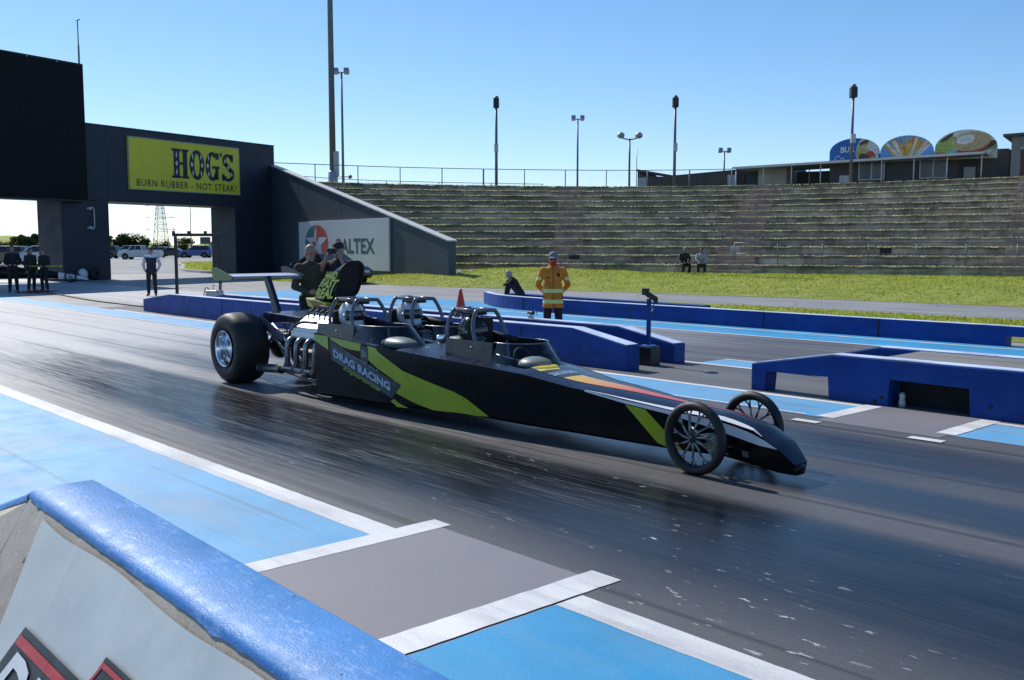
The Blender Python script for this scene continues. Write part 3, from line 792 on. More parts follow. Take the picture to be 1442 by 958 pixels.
mb = MB(); mb.tube(smooth([(-1.25, -.16, 2.75), (-1.05, -.16, 2.75), (-1.05, -.16, 3.75), (-1.25, -.16, 3.75)], 3), .035, 6); mb.box((-1.36, -.2, 2.68), (-1.2, -.002, 2.82)); mb.box((-1.36, -.2, 3.68), (-1.2, -.002, 3.82)); part('wall_bracket', mb, mat('pale_pipe', (.45, .47, .48), .5), br)
# LED screen hung on the front
sc = thing('screen', 'large black display screen, switched off, mounted on the left of the bridge', 'screen', bx_, BA)
mb = MB(); mb.box((-13, -.62, 4.05), (-1.68, -.07, 11.05), .02); part('screen_cabinet', mb, M_BLK, sc)
mb = MB()
for i in range(11):
    for j in range(7): mb.box((-12.93 + i * 1.02, -.645, 4.15 + j * .975), (-12.93 + i * 1.02 + 1.015, -.625, 4.15 + j * .975 + .97))
part('display_tiles', mb, M_SCR, sc)
for i in range(5):
    mb = MB(); mb.ball((-3.2 - i * 1.6, -.66, 10.95), .035, 6, 4); part('indicator_light', mb, mat('pale_lens', (.6, .55, .4), .3), sc)
# HOG'S sign
sg = thing('sign', "yellow-green sign reading HOG'S BURN RUBBER - NOT STEAK! on the bridge", 'sign', bx_, BA)
M_YEL = mat('sign_lime_yellow', (.70, .62, .035), .5, var=.08, vscale=.8); M_INK = mat('sign_ink_navy', (.012, .016, .03), .5)
mb = MB(); mb.box((1.25, -.14, 4.87), (9.36, -.04, 7.75), .01); part('sign_panel', mb, M_YEL, sg)
mb = MB(); w_ = .06
for a, b in (((1.25, 4.87), (9.36, 4.87 + w_)), ((1.25, 7.75 - w_), (9.36, 7.75)), ((1.25, 4.93), (1.25 + w_, 7.69)), ((9.36 - w_, 4.93), (9.36, 7.69))): mb.box((a[0], -.155, a[1]), (b[0], -.142, b[1]))
part('sign_frame', mb, mat('sign_frame_grey', (.30, .34, .25), .5), sg)
Y_ = -.150
def sgtext(mb, s, x0, x1, z0, z1, bold=0, space=1.0): text_quad(mb, s, (x0, Y_, z0), (x1 - x0, 0, 0), (0, 0, z1 - z0), bold, 0, space)
mb = MB(); sgtext(mb, 'BURN RUBBER - NOT STEAK!', 1.75, 9.05, 5.08, 5.47, .006, 1.15)
# tall western letters: ovals with pinched waists and slab serifs
def ring(mb, cx, cz, rx, rz, tx, tz, a0=0, a1=360, n=36):
    for k in range(n):
        t0, t1 = R(a0 + (a1 - a0) * k / n), R(a0 + (a1 - a0) * (k + 1) / n)
        q = []
        for t, f_ in ((t0, 1), (t1, 1), (t1, 0), (t0, 0)):
            q.append((cx + math.cos(t) * (rx - (0 if f_ else tx)), Y_, cz + math.sin(t) * (rz - (0 if f_ else tz))))
        mb.face(q)
def slab(mb, x0, x1, z0, z1): mb.face([(x0, Y_, z0), (x1, Y_, z0), (x1, Y_, z1), (x0, Y_, z1)])
zb, zt = 5.66, 7.33
for x0, x1 in ((4.32, 4.74), (4.98, 5.30)):                        # H
    slab(mb, x0, x1, zb + .1, zt - .1)
for z in (zb, zt - .14): slab(mb, 4.18, 4.86, z, z + .14); slab(mb, 4.90, 5.42, z, z + .14)
slab(mb, 4.73, 4.99, 6.42, 6.58)
ring(mb, 6.02, (zb + zt) / 2, .56, .86, .36, .22)                  # O
slab(mb, 5.42, 5.50, 6.47, 6.53)
ring(mb, 7.20, (zb + zt) / 2, .54, .86, .36, .22, 48, 325)         # G
slab(mb, 7.18, 7.74, 6.36, 6.52); slab(mb, 7.40, 7.66, 5.72, 6.37); slab(mb, 7.44, 7.70, 6.92, 7.30)
slab(mb, 7.80, 7.94, 7.10, 7.34)                                   # apostrophe
ring(mb, 8.42, 6.90, .44, .42, .28, .18, 20, 270, 24)              # S
ring(mb, 8.42, 6.10, .50, .44, .30, .18, -160, 90, 24)
mb.face([(8.02, Y_, 6.75), (8.35, Y_, 6.80), (8.86, Y_, 6.25), (8.52, Y_, 6.2)])
slab(mb, 8.62, 8.84, 6.85, 7.28); slab(mb, 7.92, 8.12, 5.70, 6.1)
part('sign_lettering', mb, M_INK, sg)
mb = MB(); Y_ = -.153
def dia(x, z, a, b): mb.face([(x - a, Y_, z), (x, Y_, z - b), (x + a, Y_, z), (x, Y_, z + b)])
for x in (4.53, 5.64, 6.40, 6.83): dia(x, 6.5, .10, .17); dia(x + (0 if x < 5 else (.07 if x in (5.64, 6.83) else -.07)), 6.98, .06, .2); dia(x + (0 if x < 5 else (.07 if x in (5.64, 6.83) else -.07)), 6.02, .06, .2)
dia(8.44, 6.5, .1, .14); dia(8.16, 6.85, .06, .15); dia(8.70, 6.1, .06, .15)
part('letter_inlay', mb, mat('sign_inlay_pale', (.6, .6, .62), .5), sg)

# sloping wing wall
WA = math.atan2(-2.77 , 21.58); wl = (21.58**2 + 2.77**2) ** .5
wing = thing('wing_wall', 'dark slate wing wall sloping down from the bridge, with a pale edge along its top', 'wall', (-57.43, 31.41, 0), WA)
mb = MB(); mb.prism([(-1, 0, -.1), (-1, 0, 7.1), (wl, 0, 2.01), (wl, 0, -.1)], (0, .4, 0)); part('wall_body', mb, M_TEAL, wing)
mb = MB(); d = Vector((wl + 1, 0, 2.01 - 7.1)).normalized(); n_ = Vector((-d.z, 0, d.x))
a, b = Vector((-1, -.05, 7.1)), Vector((wl + .02, -.05, 2.01)); mb.prism([a, b, b + Vector((0, .5, 0)), a + Vector((0, .5, 0))], n_ * .06); part('capping', mb, mat('white_capping', (.55, .55, .53), .6), wing)
for X in (4.4, 10.3, 16.35):
    mb = MB(); mb.box((X - .012, -.004, 0), (X + .012, .01, 7.1 - (X + 1) * 5.09 / (wl + 1) - .05)); part('panel_joint', mb, M_DARK, wing)
cs = thing('sign', 'pale CALTEX sign with a star in a red and green disc on the wing wall', 'sign', (-57.43, 31.41, 0), WA)
M_PALE = mat('sign_white', (.60, .63, .66), .5, var=.06, vscale=.6); M_TEALI = mat('sign_dark_teal', (.015, .07, .09), .5)
mb = MB(); mb.box((4.57, -.12, .5), (16.1, -.02, 3.22), .01); part('sign_panel', mb, M_PALE, cs)
mb = MB(); y = -.126
# letters C A L T E X drawn as flat strokes
def strokes(mb, st): 
    for q in st: mb.face([(x, y, z) for x, z in q])
z0, z1 = 1.36, 2.20
vs, fs, _ = text_geo('CALTEX', .03, 0, 1.02); mb.raw([(9.6 + 4.95 * a, y, z0 + (z1 - z0) * b) for a, b in vs], fs)
part('sign_lettering', mb, M_TEALI, cs)
CX, CZ, RXs, RZs = 7.15, 1.95, 1.62, 1.05
def sect(a0, a1, c0, m, name):
    mb = MB(); mb.face([(CX + c0[0], y, CZ + c0[1])] + [(CX + RXs * math.cos(R(a0 + (a1 - a0) * k / 16)), y, CZ + RZs * math.sin(R(a0 + (a1 - a0) * k / 16))) for k in range(17)]); part(name, mb, m, cs)
sect(-48, 90, (0, 0), M_RED, 'disc_red'); sect(90, 228, (0, 0), mat('disc_green', (.03, .16, .15), .5), 'disc_green'); sect(228, 312, (0, 0), M_RED, 'disc_red')
mb = MB(); y = -.130; st = []
for k in range(10):
    r_ = 1.0 if k % 2 == 0 else .40; t = R(90 + 36 * k); st.append((CX + RXs * r_ * math.cos(t), y, CZ + RZs * r_ * math.sin(t)))
mb.face(st); part('star', mb, M_PALE, cs)
mb = MB(); y = -.133; mb.face([(CX, y, CZ), (CX + RXs * .24, y, CZ + RZs * .33), (CX, y, CZ + RZs * .98)][::-1]); mb.face([(CX, y, CZ), (CX - RXs * .235, y, CZ - RZs * .32), (CX - RXs * .38, y, CZ + RZs * .12)]); part('star_facet', mb, M_RED, cs)

# rock pile at the end of the wing wall
rk = thing('rock_pile', 'heap of pale broken rocks at the foot of the wing wall', 'rocks', (-36.1, 29.7, .05))
rr = random.Random(3)
for k in range(13):
    mb = MB(); c = Vector((rr.uniform(-.9, .9), rr.uniform(-.5, .6), 0)); c.z = .12 + .25 * max(0, 1 - abs(c.x)) * rr.random() + .18 * (c.y + .5)
    r_ = rr.uniform(.14, .34); mb.ball(c, (r_ * 1.4, r_, r_ * .8), 8, 6)
    for v in mb.bm.verts: v.co = c + (v.co - c) * rr.uniform(.75, 1.2)
    for f_ in mb.bm.faces: f_.smooth = False
    part('rock', mb, mat('pale_rock', (.34, .31, .27), .9, var=.4, vscale=3, bump=.5, bscale=9), rk)

# ------------------------------------------------------------------ masts and lights
def pole(name, label, x, y, zb, zt, r0, r1, kind, group=None, face=None, cat='light pole'):
    t = thing(name, label, cat, (x, y, zb), face if face is not None else -HEAD, group); h = zt - zb
    mb = MB(); mb.tube([(0, 0, -.3), (0, 0, h * .5), (0, 0, h)], [r0, (r0 + r1) / 2, r1], 10); part('pole', mb, M_POLE, t)
    if kind == 'box':
        mb = MB(); mb.box((-.24, -.22, h - .3), (.24, .22, h + .38), .05); part('speaker_box', mb, M_BLK, t)
        mb = MB(); mb.lathe([(.2, 0), (.21, .06), (.13, .2), (0, .22)], (0, 0, h + .38), 'Z', 12); part('cowl', mb, M_POLE, t)
        mb = MB(); mb.box((.08, -.15, h * .45), (.34, .15, h * .45 + .62), .02); part('control_box', mb, M_STEEL, t)
    if kind == 'twin':
        s = .55; mb = MB(); mb.tube([(0, -s, h), (0, s, h)], .06, 6); part('crossarm', mb, M_POLE, t)
        for k in (-1, 1):
            mb = MB(); mb.obox((.12, k * s, h + .12), (.3, 0, .12), (0, .26, 0), (-.06, 0, .2)); part('floodlight', mb, M_STEEL, t)
    if kind == 'quad':
        s = .95; mb = MB(); mb.tube([(0, -s, h + .18), (0, -.3, h), (0, .3, h), (0, s, h + .18)], .07, 6); part('crossarm', mb, M_POLE, t)
        for k in (-1, 1):
            mb = MB(); mb.ball((.1, k * s, h + .4), (.5, .42, .34), 10, 6); part('floodlight', mb, M_STEEL, t)
    return t
t = pole('flood_mast', 'very tall steel mast with a cabinet low on its side, rising out of the picture', -59.4, 37.25, 6.0, 34, .23, .13, '', face=-HEAD)
mb = MB(); mb.box((-.2, .05, .6), (.2, .42, 2.3), .03)
for v in mb.bm.verts: v.co = Vector((v.co.x, v.co.y, v.co.z))
part('cabinet', mb, M_STEEL, t)
mb = MB(); mb.box((-.45, -.45, -.3), (.45, .45, .12)); mb.lathe([(.34, -.1), (.34, .9), (.25, .95)], (0, 0, 0), 'Z', 12); part('base_sleeve', mb, M_STEEL, t)
pole('flood_pole', 'thin twin-lamp pole close beside the very tall mast', -89.7, 57.5, 5.6, 19.8, .16, .1, 'twin')
mb = MB(); mb.tube([(0, -.75, 3.4), (0, .75, 3.4)], .05, 6)
for k in (-1, 1): mb.ball((.1, k * .75, 3.4), .22, 8, 6)
part('floodlight', mb, M_POLE, bpy.data.objects['flood_pole'])
G = 'black-headed speaker poles behind the terrace'
pole('speaker_pole', 'black-headed pole with a small side box, standing left of centre above the terrace', -57.0, 50.25, 5.9, 12.5, .12, .09, 'box', G)
pole('speaker_pole', 'black-headed pole standing in front of the low dark shed roof', -47.2, 59.5, 5.9, 12.4, .12, .09, 'box', G)
pole('speaker_pole', 'black-headed pole standing in front of the food billboards', -34.2, 62.0, 5.9, 11.95, .11, .08, 'box', G)
pole('flood_pole', 'slender twin-lamp pole between the first two black-headed poles', -86.9, 90.2, 5.6, 17.5, .15, .1, 'twin')
pole('flood_pole', 'pole with two rounded lamp heads on a wide crossarm left of the shed', -69.3, 79.8, 5.7, 12.9, .13, .1, 'quad')
pole('flood_pole', 'small far twin-lamp pole to the left of the canopy', -77.5, 108.0, 5.5, 14.0, .14, .1, 'twin')
t = thing('antenna_mast', 'thin whip antenna standing on the bridge roof beside the screen', 'antenna', (-54.9, 18.9, 8.19))
mb = MB(); mb.tube([(0, 0, 0), (0, 0, 4.2)], .05, 6); mb.tube([(0, 0, 4.2), (0, 0, 5.5)], .03, 6); mb.tube([(-.1, -.1, 5.5), (.1, .1, 5.5)], .03, 5); part('pole', mb, M_POLE, t)
t = thing('antenna_mast', 'short hair-thin mast rising at the left end of the shed roof', 'antenna', (-54.6, 63.8, 5.9))
mb = MB(); mb.tube([(0, 0, 0), (0, 0, 4.0)], .035, 6); part('pole', mb, M_STEEL, t)

# mesh fence along the terrace top
def rail_fence(name, label, pl, zb, h, step, r, rails, heavy=()):
    t = thing(name, label, 'fence', (pl[0].x, pl[0].y, zb)); O = Vector((pl[0].x, pl[0].y, 0))
    L = sum((b - a).length for a, b in zip(pl, pl[1:])); n = max(2, round(L / step))
    for i in range(n + 1):
        p = along(pl, i / n) - O; rr_ = r * (1.7 if i in heavy else 1)
        mb = MB(); mb.tube([p + Vector((0, 0, -.1)), p + Vector((0, 0, h))], rr_, 6); part('post', mb, M_POLE, t)
    for z in rails:
        mb = MB(); mb.tube([along(pl, k / 60) - O + Vector((0, 0, z)) for k in range(61)], r * .75, 5); part('rail', mb, M_POLE, t)
    mb = MB()
    for i in range(0, 261):
        p = along(pl, i / 260) - O
        if i % 1 == 0: mb.tube([p + Vector((0, 0, .03)), p + Vector((0, 0, h))], .004, 3, False)
    part('wire_mesh', mb, M_STEEL, t)
    return t
F1 = [row(s, NR - 1) + (row(s, NR - 1) - row(s, 0)).normalized() * .9 for s in [inv(TOP, -41) * k / 40 for k in range(41)]]
rail_fence('fence', 'pipe and mesh fence along the top row of the terrace', F1, 5.9, 1.28, 3.0, .035, (1.28,), (5, 9, 10))
F2 = smooth([(-66, 34, 0), (-68, 44, 0), (-66, 52, 0), (-62, 60, 0)], 8)
t = rail_fence('fence', 'lower sloping handrail fence behind the one on the terrace top, left end', F2, 6.0, 1.1, 4.5, .035, (1.1, .55))
hr = [row(s, 0) + (row(s, 1) - row(s, 0)).normalized() * .25 for s in [.46 + .5 * k / 40 for k in range(41)]]
t = thing('handrail', 'thin steel handrail standing along the lowest terrace row at right', 'railing', (hr[0].x, hr[0].y, .9)); O = Vector((hr[0].x, hr[0].y, 0))
for i in range(13):
    p = along(hr, i / 12) - O; mb = MB(); mb.tube([p, p + Vector((0, 0, 1.05))], .024, 6); part('post', mb, M_POLE, t)
for z in (1.05, .55):
    mb = MB(); mb.tube([along(hr, k / 30) - O + Vector((0, 0, z)) for k in range(31)], .018, 5); part('rail', mb, M_POLE, t)
for k, (s, i, wd, hh, c, lb) in enumerate(((.295, 1, .26, .2, (.012, .012, .012), 'small black panel low on the terrace at left of centre'), (.46, 2, .26, .22, (.40, .42, .42), 'small pale panel on the terrace behind the orange jacket'),
        (.60, 2, .26, .18, (.012, .012, .012), 'small black panel beside the right-hand stair flight'), (.765, 2, .3, .2, (.33, .40, .38), 'small grey-green panel on the handrail at right'))):
    p = row(s, i); tx = (row(s + .004, i) - row(s - .004, i)).normalized(); f_ = (row(s, 0) - row(s, NR - 1)).normalized()
    mb = MB(); mb.obox((0, 0, 0), tx * wd, f_ * .02, (0, 0, hh)); mb.obox(-f_ * .03, tx * wd * .3, f_ * .03, (0, 0, hh * .3))
    single('wall_panel', mb, mat('panel_colour_%d' % k, c, .6), lb, 'panel', p + f_ * .06 + Vector((0, 0, Z0 + RISE * (i + 1) - .2)))

# ------------------------------------------------------------------ buildings on top of the terrace
M_CONCW = mat('pale_wall', (.52, .50, .45), .8, var=.15, vscale=1.2); M_CLAD = mat('dark_grey_cladding', (.085, .088, .09), .6, var=.2, vscale=1.5)
M_ROOF = mat('light_grey_roof_sheet', (.42, .43, .42), .5, var=.12, vscale=2); M_WIN = mat('window_glass', (.09, .11, .13), .2); M_FRM = mat('pale_window_frame', (.68, .67, .64), .5)
KA = math.atan2(66.4 - 63.84, -26.85 + 36.55)          # line of the kiosk front, left to right
ko = Vector((-37.0, 64.5, 5.88))
k = thing('kiosk', 'long dark kiosk building with pale-framed windows under the food billboards', 'kiosk', ko, KA + .10)
mb = MB(); mb.box((-.3, .6, 0), (11.2, 5.0, 2.35)); part('wall', mb, M_CLAD, k)
for x in (1.7, 5.7):
    mb = MB(); mb.box((x, .46, .5), (x + 1.75, .58, 1.95)); f_ = part('window', mb, M_WIN, k)
    mb = MB()
    for a, b in (((x, .5), (x + .08, 1.95)), ((x + .84, .5), (x + .92, 1.95)), ((x + 1.67, .5), (x + 1.75, 1.95)), ((x + .08, .5), (x + 1.67, .58)), ((x + .08, 1.87), (x + 1.67, 1.95))): mb.box((a[0], .42, a[1]), (b[0], .456, b[1]))
    part('frame', mb, M_FRM, f_)
mb = MB(); mb.box((8.2, .5, .02), (9.3, .597, 2.1)); d_ = part('door', mb, M_BLK, k); mb = MB(); mb.box((8.5, .46, .3), (9.2, .497, 1.2)); part('poster', mb, M_ROOF, d_)
mb = MB(); mb.box((.4, .5, .4), (1.2, .597, .9)); part('counter_panel', mb, M_FRM, k)
# canopy roof along the whole front
cn = thing('canopy', 'long flat pale canopy on thin posts running in front of the kiosks', 'canopy', (-43.7, 61.92, 5.88))
A_, B_ = Vector((0, 0, 1.63)), Vector((16.6, 4.1, 1.9))
dvec = (B_ - A_); per = Vector((-dvec.y, dvec.x, 0)).normalized()
mb = MB(); mb.prism([A_, B_, B_ + per * 4.2 + Vector((0, 0, -.1)), A_ + per * 4.2 + Vector((0, 0, -.1))], (0, 0, .07)); part('roof_sheet', mb, M_ROOF, cn)
mb = MB(); mb.prism([A_ - per * .04 + Vector((0, 0, -.06)), B_ - per * .04 + Vector((0, 0, -.06)), B_ - per * .04 + Vector((0, 0, .1)), A_ - per * .04 + Vector((0, 0, .1))], per * .035); part('fascia', mb, M_FRM, cn)
for i in range(9):
    p = A_.lerp(B_, .015 + .975 * i / 8) + per * .12; mb = MB(); mb.tube([Vector((p.x, p.y, 0)), p], .04, 6); part('post', mb, M_FRM, cn)
for i in range(5):
    p = A_.lerp(B_, .05 + .9 * i / 4) + per * 3.4; mb = MB(); mb.tube([Vector((p.x, p.y, 0)), p - Vector((0, 0, .05))], .035, 6); part('post', mb, M_FRM, cn)
mb = MB(); mb.box((0, 0, 0), (2.2, 2.4, 1.68)); s_ = single('kiosk', mb, M_CONCW, 'small pale box kiosk standing under the left end of the canopy', 'kiosk', (-43.1, 64.4, 5.88), .22)
mb = MB(); mb.box((.9, -.012, .02), (.93, -.004, 1.6)); mb.box((-.06, -.06, 1.68), (2.26, 2.46, 1.75)); part('trim', mb, M_FRM, s_)
mb = MB(); mb.ball((0, 0, 0), (1.8, 1.2, .62), 20, 8)
for v in mb.bm.verts: v.co.z = max(0, v.co.z)
s_ = single('dome_tent', mb, mat('teal_blue_canvas', (.03, .12, .2), .6), 'low dark blue domed awning behind the small pale kiosk', 'awning', (-44.0, 69.5, 7.55))
mb = MB(); mb.lathe([(1.79, 0), (1.86, 0), (1.86, -.12), (1.79, -.12)], (0, 0, 0), 'Z', 20, True)
for v in mb.bm.verts: v.co.y *= .67
part('valance', mb, mat('turquoise_canvas', (.04, .30, .36), .6), s_)
mb = MB(); mb.box((0, 0, 0), (6.4, 5, 1.45)); s_ = single('shed', mb, M_CLAD, 'dark blue-grey low wall building between the pale kiosk and the long kiosk', 'shed', (-42.5, 66.9, 5.85), .24)
mb = MB(); mb.box((-.1, -.1, 1.45), (6.5, 5.1, 1.52)); part('roof', mb, M_TEAL, s_)
# low shed left of the canopy
sh = thing('shed', 'low dark shed with a skillion roof, behind the fence left of the canopy', 'shed', (-52.6, 61.6, 5.85), math.atan2(2.7, 6.5))
mb = MB(); mb.prism([(0, 0, 0), (8.6, 0, 0), (8.6, 0, 1.75), (3.0, 0, 1.40), (.6, 0, 1.50), (0, 0, 1.9)], (0, 5, 0)); part('wall', mb, mat('brown_shed_wall', (.07, .055, .045), .8, var=.25, vscale=1), sh)
mb = MB(); mb.prism([(-.1, -.1, 1.92), (3.0, -.1, 1.42), (3.0, -.1, 1.50), (-.1, -.1, 2.1)], (0, 5.2, 0)); mb.prism([(3.0, -.1, 1.42), (8.8, -.1, 1.77), (8.8, -.1, 1.85), (3.0, -.1, 1.50)], (0, 5.2, 0)); part('roof', mb, M_TEAL, sh)
for x in (0.04, 7.3):
    mb = MB(); mb.box((x, -.07, 0), (x + .7, -.004, 1.4)); part('pale_panel', mb, M_STEEL, sh)
mb = MB(); mb.box((0, 0, 0), (3.4, 4, 1.5)); s_ = single('shed', mb, M_TEAL, 'blue-grey box shed between the low skillion shed and the canopy', 'shed', (-46.6, 64.4, 5.85), .3)
mb = MB(); mb.box((-.06, -.06, 1.5), (3.46, 4.06, 1.56)); part('roof', mb, M_CLAD, s_)
# right-hand grey building
rb = thing('building', 'tall grey block with a dark overhanging roof at the right edge above the terrace', 'building', (-25.3, 65.6, 5.88), .26)
mb = MB(); mb.box((0, 0, 0), (7, 5, 2.75)); part('wall', mb, mat('grey_block_wall', (.24, .24, .23), .8, var=.2, vscale=1.5), rb)
mb = MB(); mb.prism([(-.45, -.5, 2.75), (7.5, -.5, 2.95), (7.5, -.5, 3.1), (-.45, -.5, 2.9)], (0, 6, 0)); part('roof', mb, M_CLAD, rb)
mb = MB(); mb.box((.55, -.03, .02), (1.2, -.004, 1.9)); part('door', mb, mat('rust_brown_door', (.12, .05, .03), .7), rb)
mb = MB(); mb.box((.5, -.12, 1.95), (1.0, -.004, 2.1)); part('lamp', mb, M_ROOF, rb)
mb = MB(); mb.box((0, 0, 0), (3.0, 2.5, 1.5)); s_ = single('shed', mb, M_CLAD, 'dark shed in the gap between the long kiosk and the grey block', 'shed', (-27.2, 69.0, 5.85), .26)
mb = MB(); mb.box((-.1, -.1, 1.5), (2.2, 2.0, 2.3)); part('roof_unit', mb, M_BLK, s_)

# three arched food billboards on the kiosk roof
M_BB = mat('billboard_sky_blue', (.16, .38, .68), .5, var=.15, vscale=.6); M_BBD = mat('billboard_deep_blue', (.02, .14, .42), .5, var=.15, vscale=.6)
def arch(wd, h0, h1, n=24, y=0.0, inset=0.0):
    # flat base, low sides and a rounded top
    P = [(inset, y, 0), (wd - inset, y, 0)]
    for i in range(n + 1):
        t = math.pi * i / n; P.append((wd / 2 + (wd / 2 - inset) * math.cos(t), y, h0 + (h1 - h0 - inset) * math.sin(t)))
    return P
def billboard(label, x0, wd, h0, h1, m):
    t = thing('billboard', label, 'billboard', ko + Vector((math.cos(KA + .1), math.sin(KA + .1), 0)) * x0 + Vector((-math.sin(KA + .1), math.cos(KA + .1), 0)) * .1 + Vector((0, 0, 1.72)), KA + .1, 'arched food billboards on the kiosk roof')
    mb = MB(); mb.prism(arch(wd, h0, h1), (0, .18, 0)); part('board', mb, m, t)
    mb = MB()
    for x in (wd * .2, wd * .8): mb.box((x, .2, -.05), (x + .08, .9, .05)); mb.tube([(x + .04, .2, h1 * .6), (x + .04, 1.2, 0)], .03, 5)
    part('brace', mb, M_POLE, t)
    return t
def inarch(wd, h0, h1, x, z):
    u = (x - wd / 2) / (wd / 2)
    return abs(u) < .96 and z < h0 + (h1 - h0) * math.sqrt(max(0, 1 - u * u)) - .04
def clipell(mb, wd, h0, h1, cx, cz, rx, rz, y, a=0, n=26, z0=.0):
    P = []
    for i in range(n):
        t = 2 * math.pi * i / n; dx, dz = rx * math.cos(t), rz * math.sin(t)
        x, z = cx + dx * math.cos(a) - dz * math.sin(a), cz + dx * math.sin(a) + dz * math.cos(a)
        x = max(.06, min(wd - .06, x)); u = (x - wd / 2) / (wd / 2)
        z = max(z0 + .02, min(z, h0 + (h1 - h0) * math.sqrt(max(0, 1 - u * u)) - .03)); P.append((x, y, z))
    mb.face(P)
fm = lambda nm, c: mat('print_' + nm, [min(.85, q * 1.4) for q in c], .5, var=.35, vscale=5)
BUN, LET, TOM, FRY, FRY2, PAT, TUR, CRM = fm('bun', (.42, .30, .14)), fm('lettuce', (.25, .34, .07)), fm('tomato', (.40, .05, .03)), fm('fry', (.50, .29, .06)), fm('fry_dark', (.36, .17, .04)), fm('patty', (.08, .04, .025)), fm('turquoise', (.16, .42, .42)), fm('cream', (.52, .50, .44))
W1 = 3.35
b1 = billboard('blue arched billboard at left with lettering and a printed wrap', -.25, W1, .75, 1.72, M_BBD)
mb = MB(); clipell(mb, W1, .75, 1.72, 2.75, .75, .95, 1.2, -.004); part('printed_wrap', mb, CRM, b1)
for i, (cx, cz, rx, rz, m, aa) in enumerate(((2.25, 1.2, .5, .22, LET, .7), (2.15, .95, .5, .16, BUN, .6), (2.35, 1.42, .4, .12, PAT, .4), (2.2, .7, .5, .14, LET, .5), (2.75, .45, .32, .36, TOM, .2), (2.3, .35, .34, .3, PAT, 0), (2.95, .22, .2, .2, LET, 0))):
    mb = MB(); clipell(mb, W1, .75, 1.72, cx, cz, rx, rz, -.008 - .003 * i, aa); part('printed_filling', mb, m, b1)
mb = MB(); text_quad(mb, 'BUR', (.75, -.01, .72), (.95, 0, .06), (0, 0, .42), .03); part('lettering', mb, CRM, b1)
mb = MB(); text_quad(mb, 'Co', (.35, -.01, .08), (.62, 0, .02), (0, 0, .46), .0, .3); part('lettering', mb, mat('print_white', (.62, .66, .72), .5), b1)
b2 = billboard('middle arched billboard showing a fan of chips on pale blue', 3.15, 3.45, .62, 1.75, M_BB)
for m, y, n, sd_ in ((FRY2, -.004, 34, 1), (FRY, -.008, 38, 2), (CRM, -.012, 9, 3)):
    mb = MB(); r2 = random.Random(sd_)
    for i in range(n):
        a = r2.uniform(-.95, .95); L = r2.uniform(.8, 1.75); x0 = 1.75 + a * .5 + r2.uniform(-.15, .15); z0 = r2.uniform(.02, .3); th = r2.uniform(.05, .085)
        d = Vector((math.sin(a * .8), 0, math.cos(a * .8))); 
        while L > .3 and not inarch(3.45, .62, 1.75, x0 + d.x * L, z0 + d.z * L): L -= .06
        nn = Vector((d.z, 0, -d.x)) * th; p = Vector((x0, y - .0001 * i, z0)); mb.face([p - nn, p + nn, p + nn + d * L, p - nn + d * L])
    part('printed_chips', mb, m, b2)
W3 = 3.85
b3 = billboard('right-hand arched billboard showing a large printed burger', 6.65, W3, .72, 1.95, CRM)
for i, (cx, cz, rx, rz, m, aa) in enumerate(((.9, .7, .9, .85, LET, .3), (.35, .2, .5, .3, TOM, 0), (.75, 1.45, .5, .12, PAT, .6), (2.5, .55, 1.35, .4, LET, .2), (1.4, .35, .5, .25, TUR, -.3), (2.6, .62, 1.3, .3, PAT, .38), (2.3, .62, .95, .22, TOM, .15), (2.25, 1.15, 1.2, .62, BUN, .12), (1.9, 1.3, .6, .3, CRM, .2), (3.1, .3, .6, .22, CRM, .35), (2.6, .18, .7, .14, TUR, .2))):
    mb = MB(); clipell(mb, W3, .72, 1.95, cx, cz, rx, rz, -.004 - .003 * i, aa); part('printed_filling', mb, m, b3)
mb = MB(); r2 = random.Random(5)
for i in range(46):
    a, q = r2.uniform(0, 6.28), r2.random() ** .5; x, z = 2.25 + 1.0 * q * math.cos(a), 1.22 + .45 * q * math.sin(a)
    if inarch(W3, .72, 1.95, x, z): mb.face([(x - .02, -.045, z), (x, -.045, z - .012), (x + .02, -.045, z), (x, -.045, z + .012)])
part('printed_seeds', mb, CRM, b3)
# ------------------------------------------------------------------ the three-seat dragster
M_BODY = mat('gloss_black_body', (.004, .0045, .006), .18, var=.25, vscale=3, spec=.22)
M_PANEL = mat('satin_navy_black', (.012, .016, .034), .26, var=.1, vscale=4, spec=.4)
M_LIME = mat('lime_vinyl', (.36, .44, .012), .28, var=.1, vscale=2, coat=.3)
M_TYRE = mat('tyre_rubber', (.009, .009, .009), .58, var=.35, vscale=5, bump=.15, bscale=60, dirt=((.03, .029, .028), .35))
M_ALU = mat('polished_aluminium', (.78, .79, .80), .16, 1.0, var=.08, vscale=9); M_BRUSH = mat('brushed_aluminium', (.55, .56, .58), .35, .9, var=.15, vscale=12)
M_HEAD = mat('ceramic_coated_header', (.28, .29, .31), .34, .85, var=.3, vscale=14, dirt=((.10, .07, .05), .5))
M_TUBE = mat('blue_grey_tube_paint', (.11, .125, .16), .3, .15, var=.15, vscale=10, coat=.2); M_PAD = mat('black_padding', (.010, .010, .011), .8)
M_SCREEN = glass_mat('windscreen_polycarbonate', (.86, .89, .90), alpha=.12); M_HOSE = mat('braided_hose', (.05, .05, .055), .5, .4)
M_ENG = mat('engine_black_metal', (.035, .035, .038), .4, .6, var=.4, vscale=12)
car = thing('dragster', 'long black and lime three-seat dragster with an intake scoop and rear wing', 'dragster', (-12.2, 6.745, 0))
ST = [(2.15,.66,.06,.80),(3.26,.625,.08,.74),(4.32,.545,.13,.68),(4.91,.475,.13,.65),(5.39,.415,.12,.62),(5.93,.345,.12,.55),(6.34,.315,.12,.52),(7.01,.245,.12,.46),(7.51,.185,.13,.43),(7.80,.165,.10,.38),(8.0,.145,.07,.28),(8.14,.09,.06,.15)]
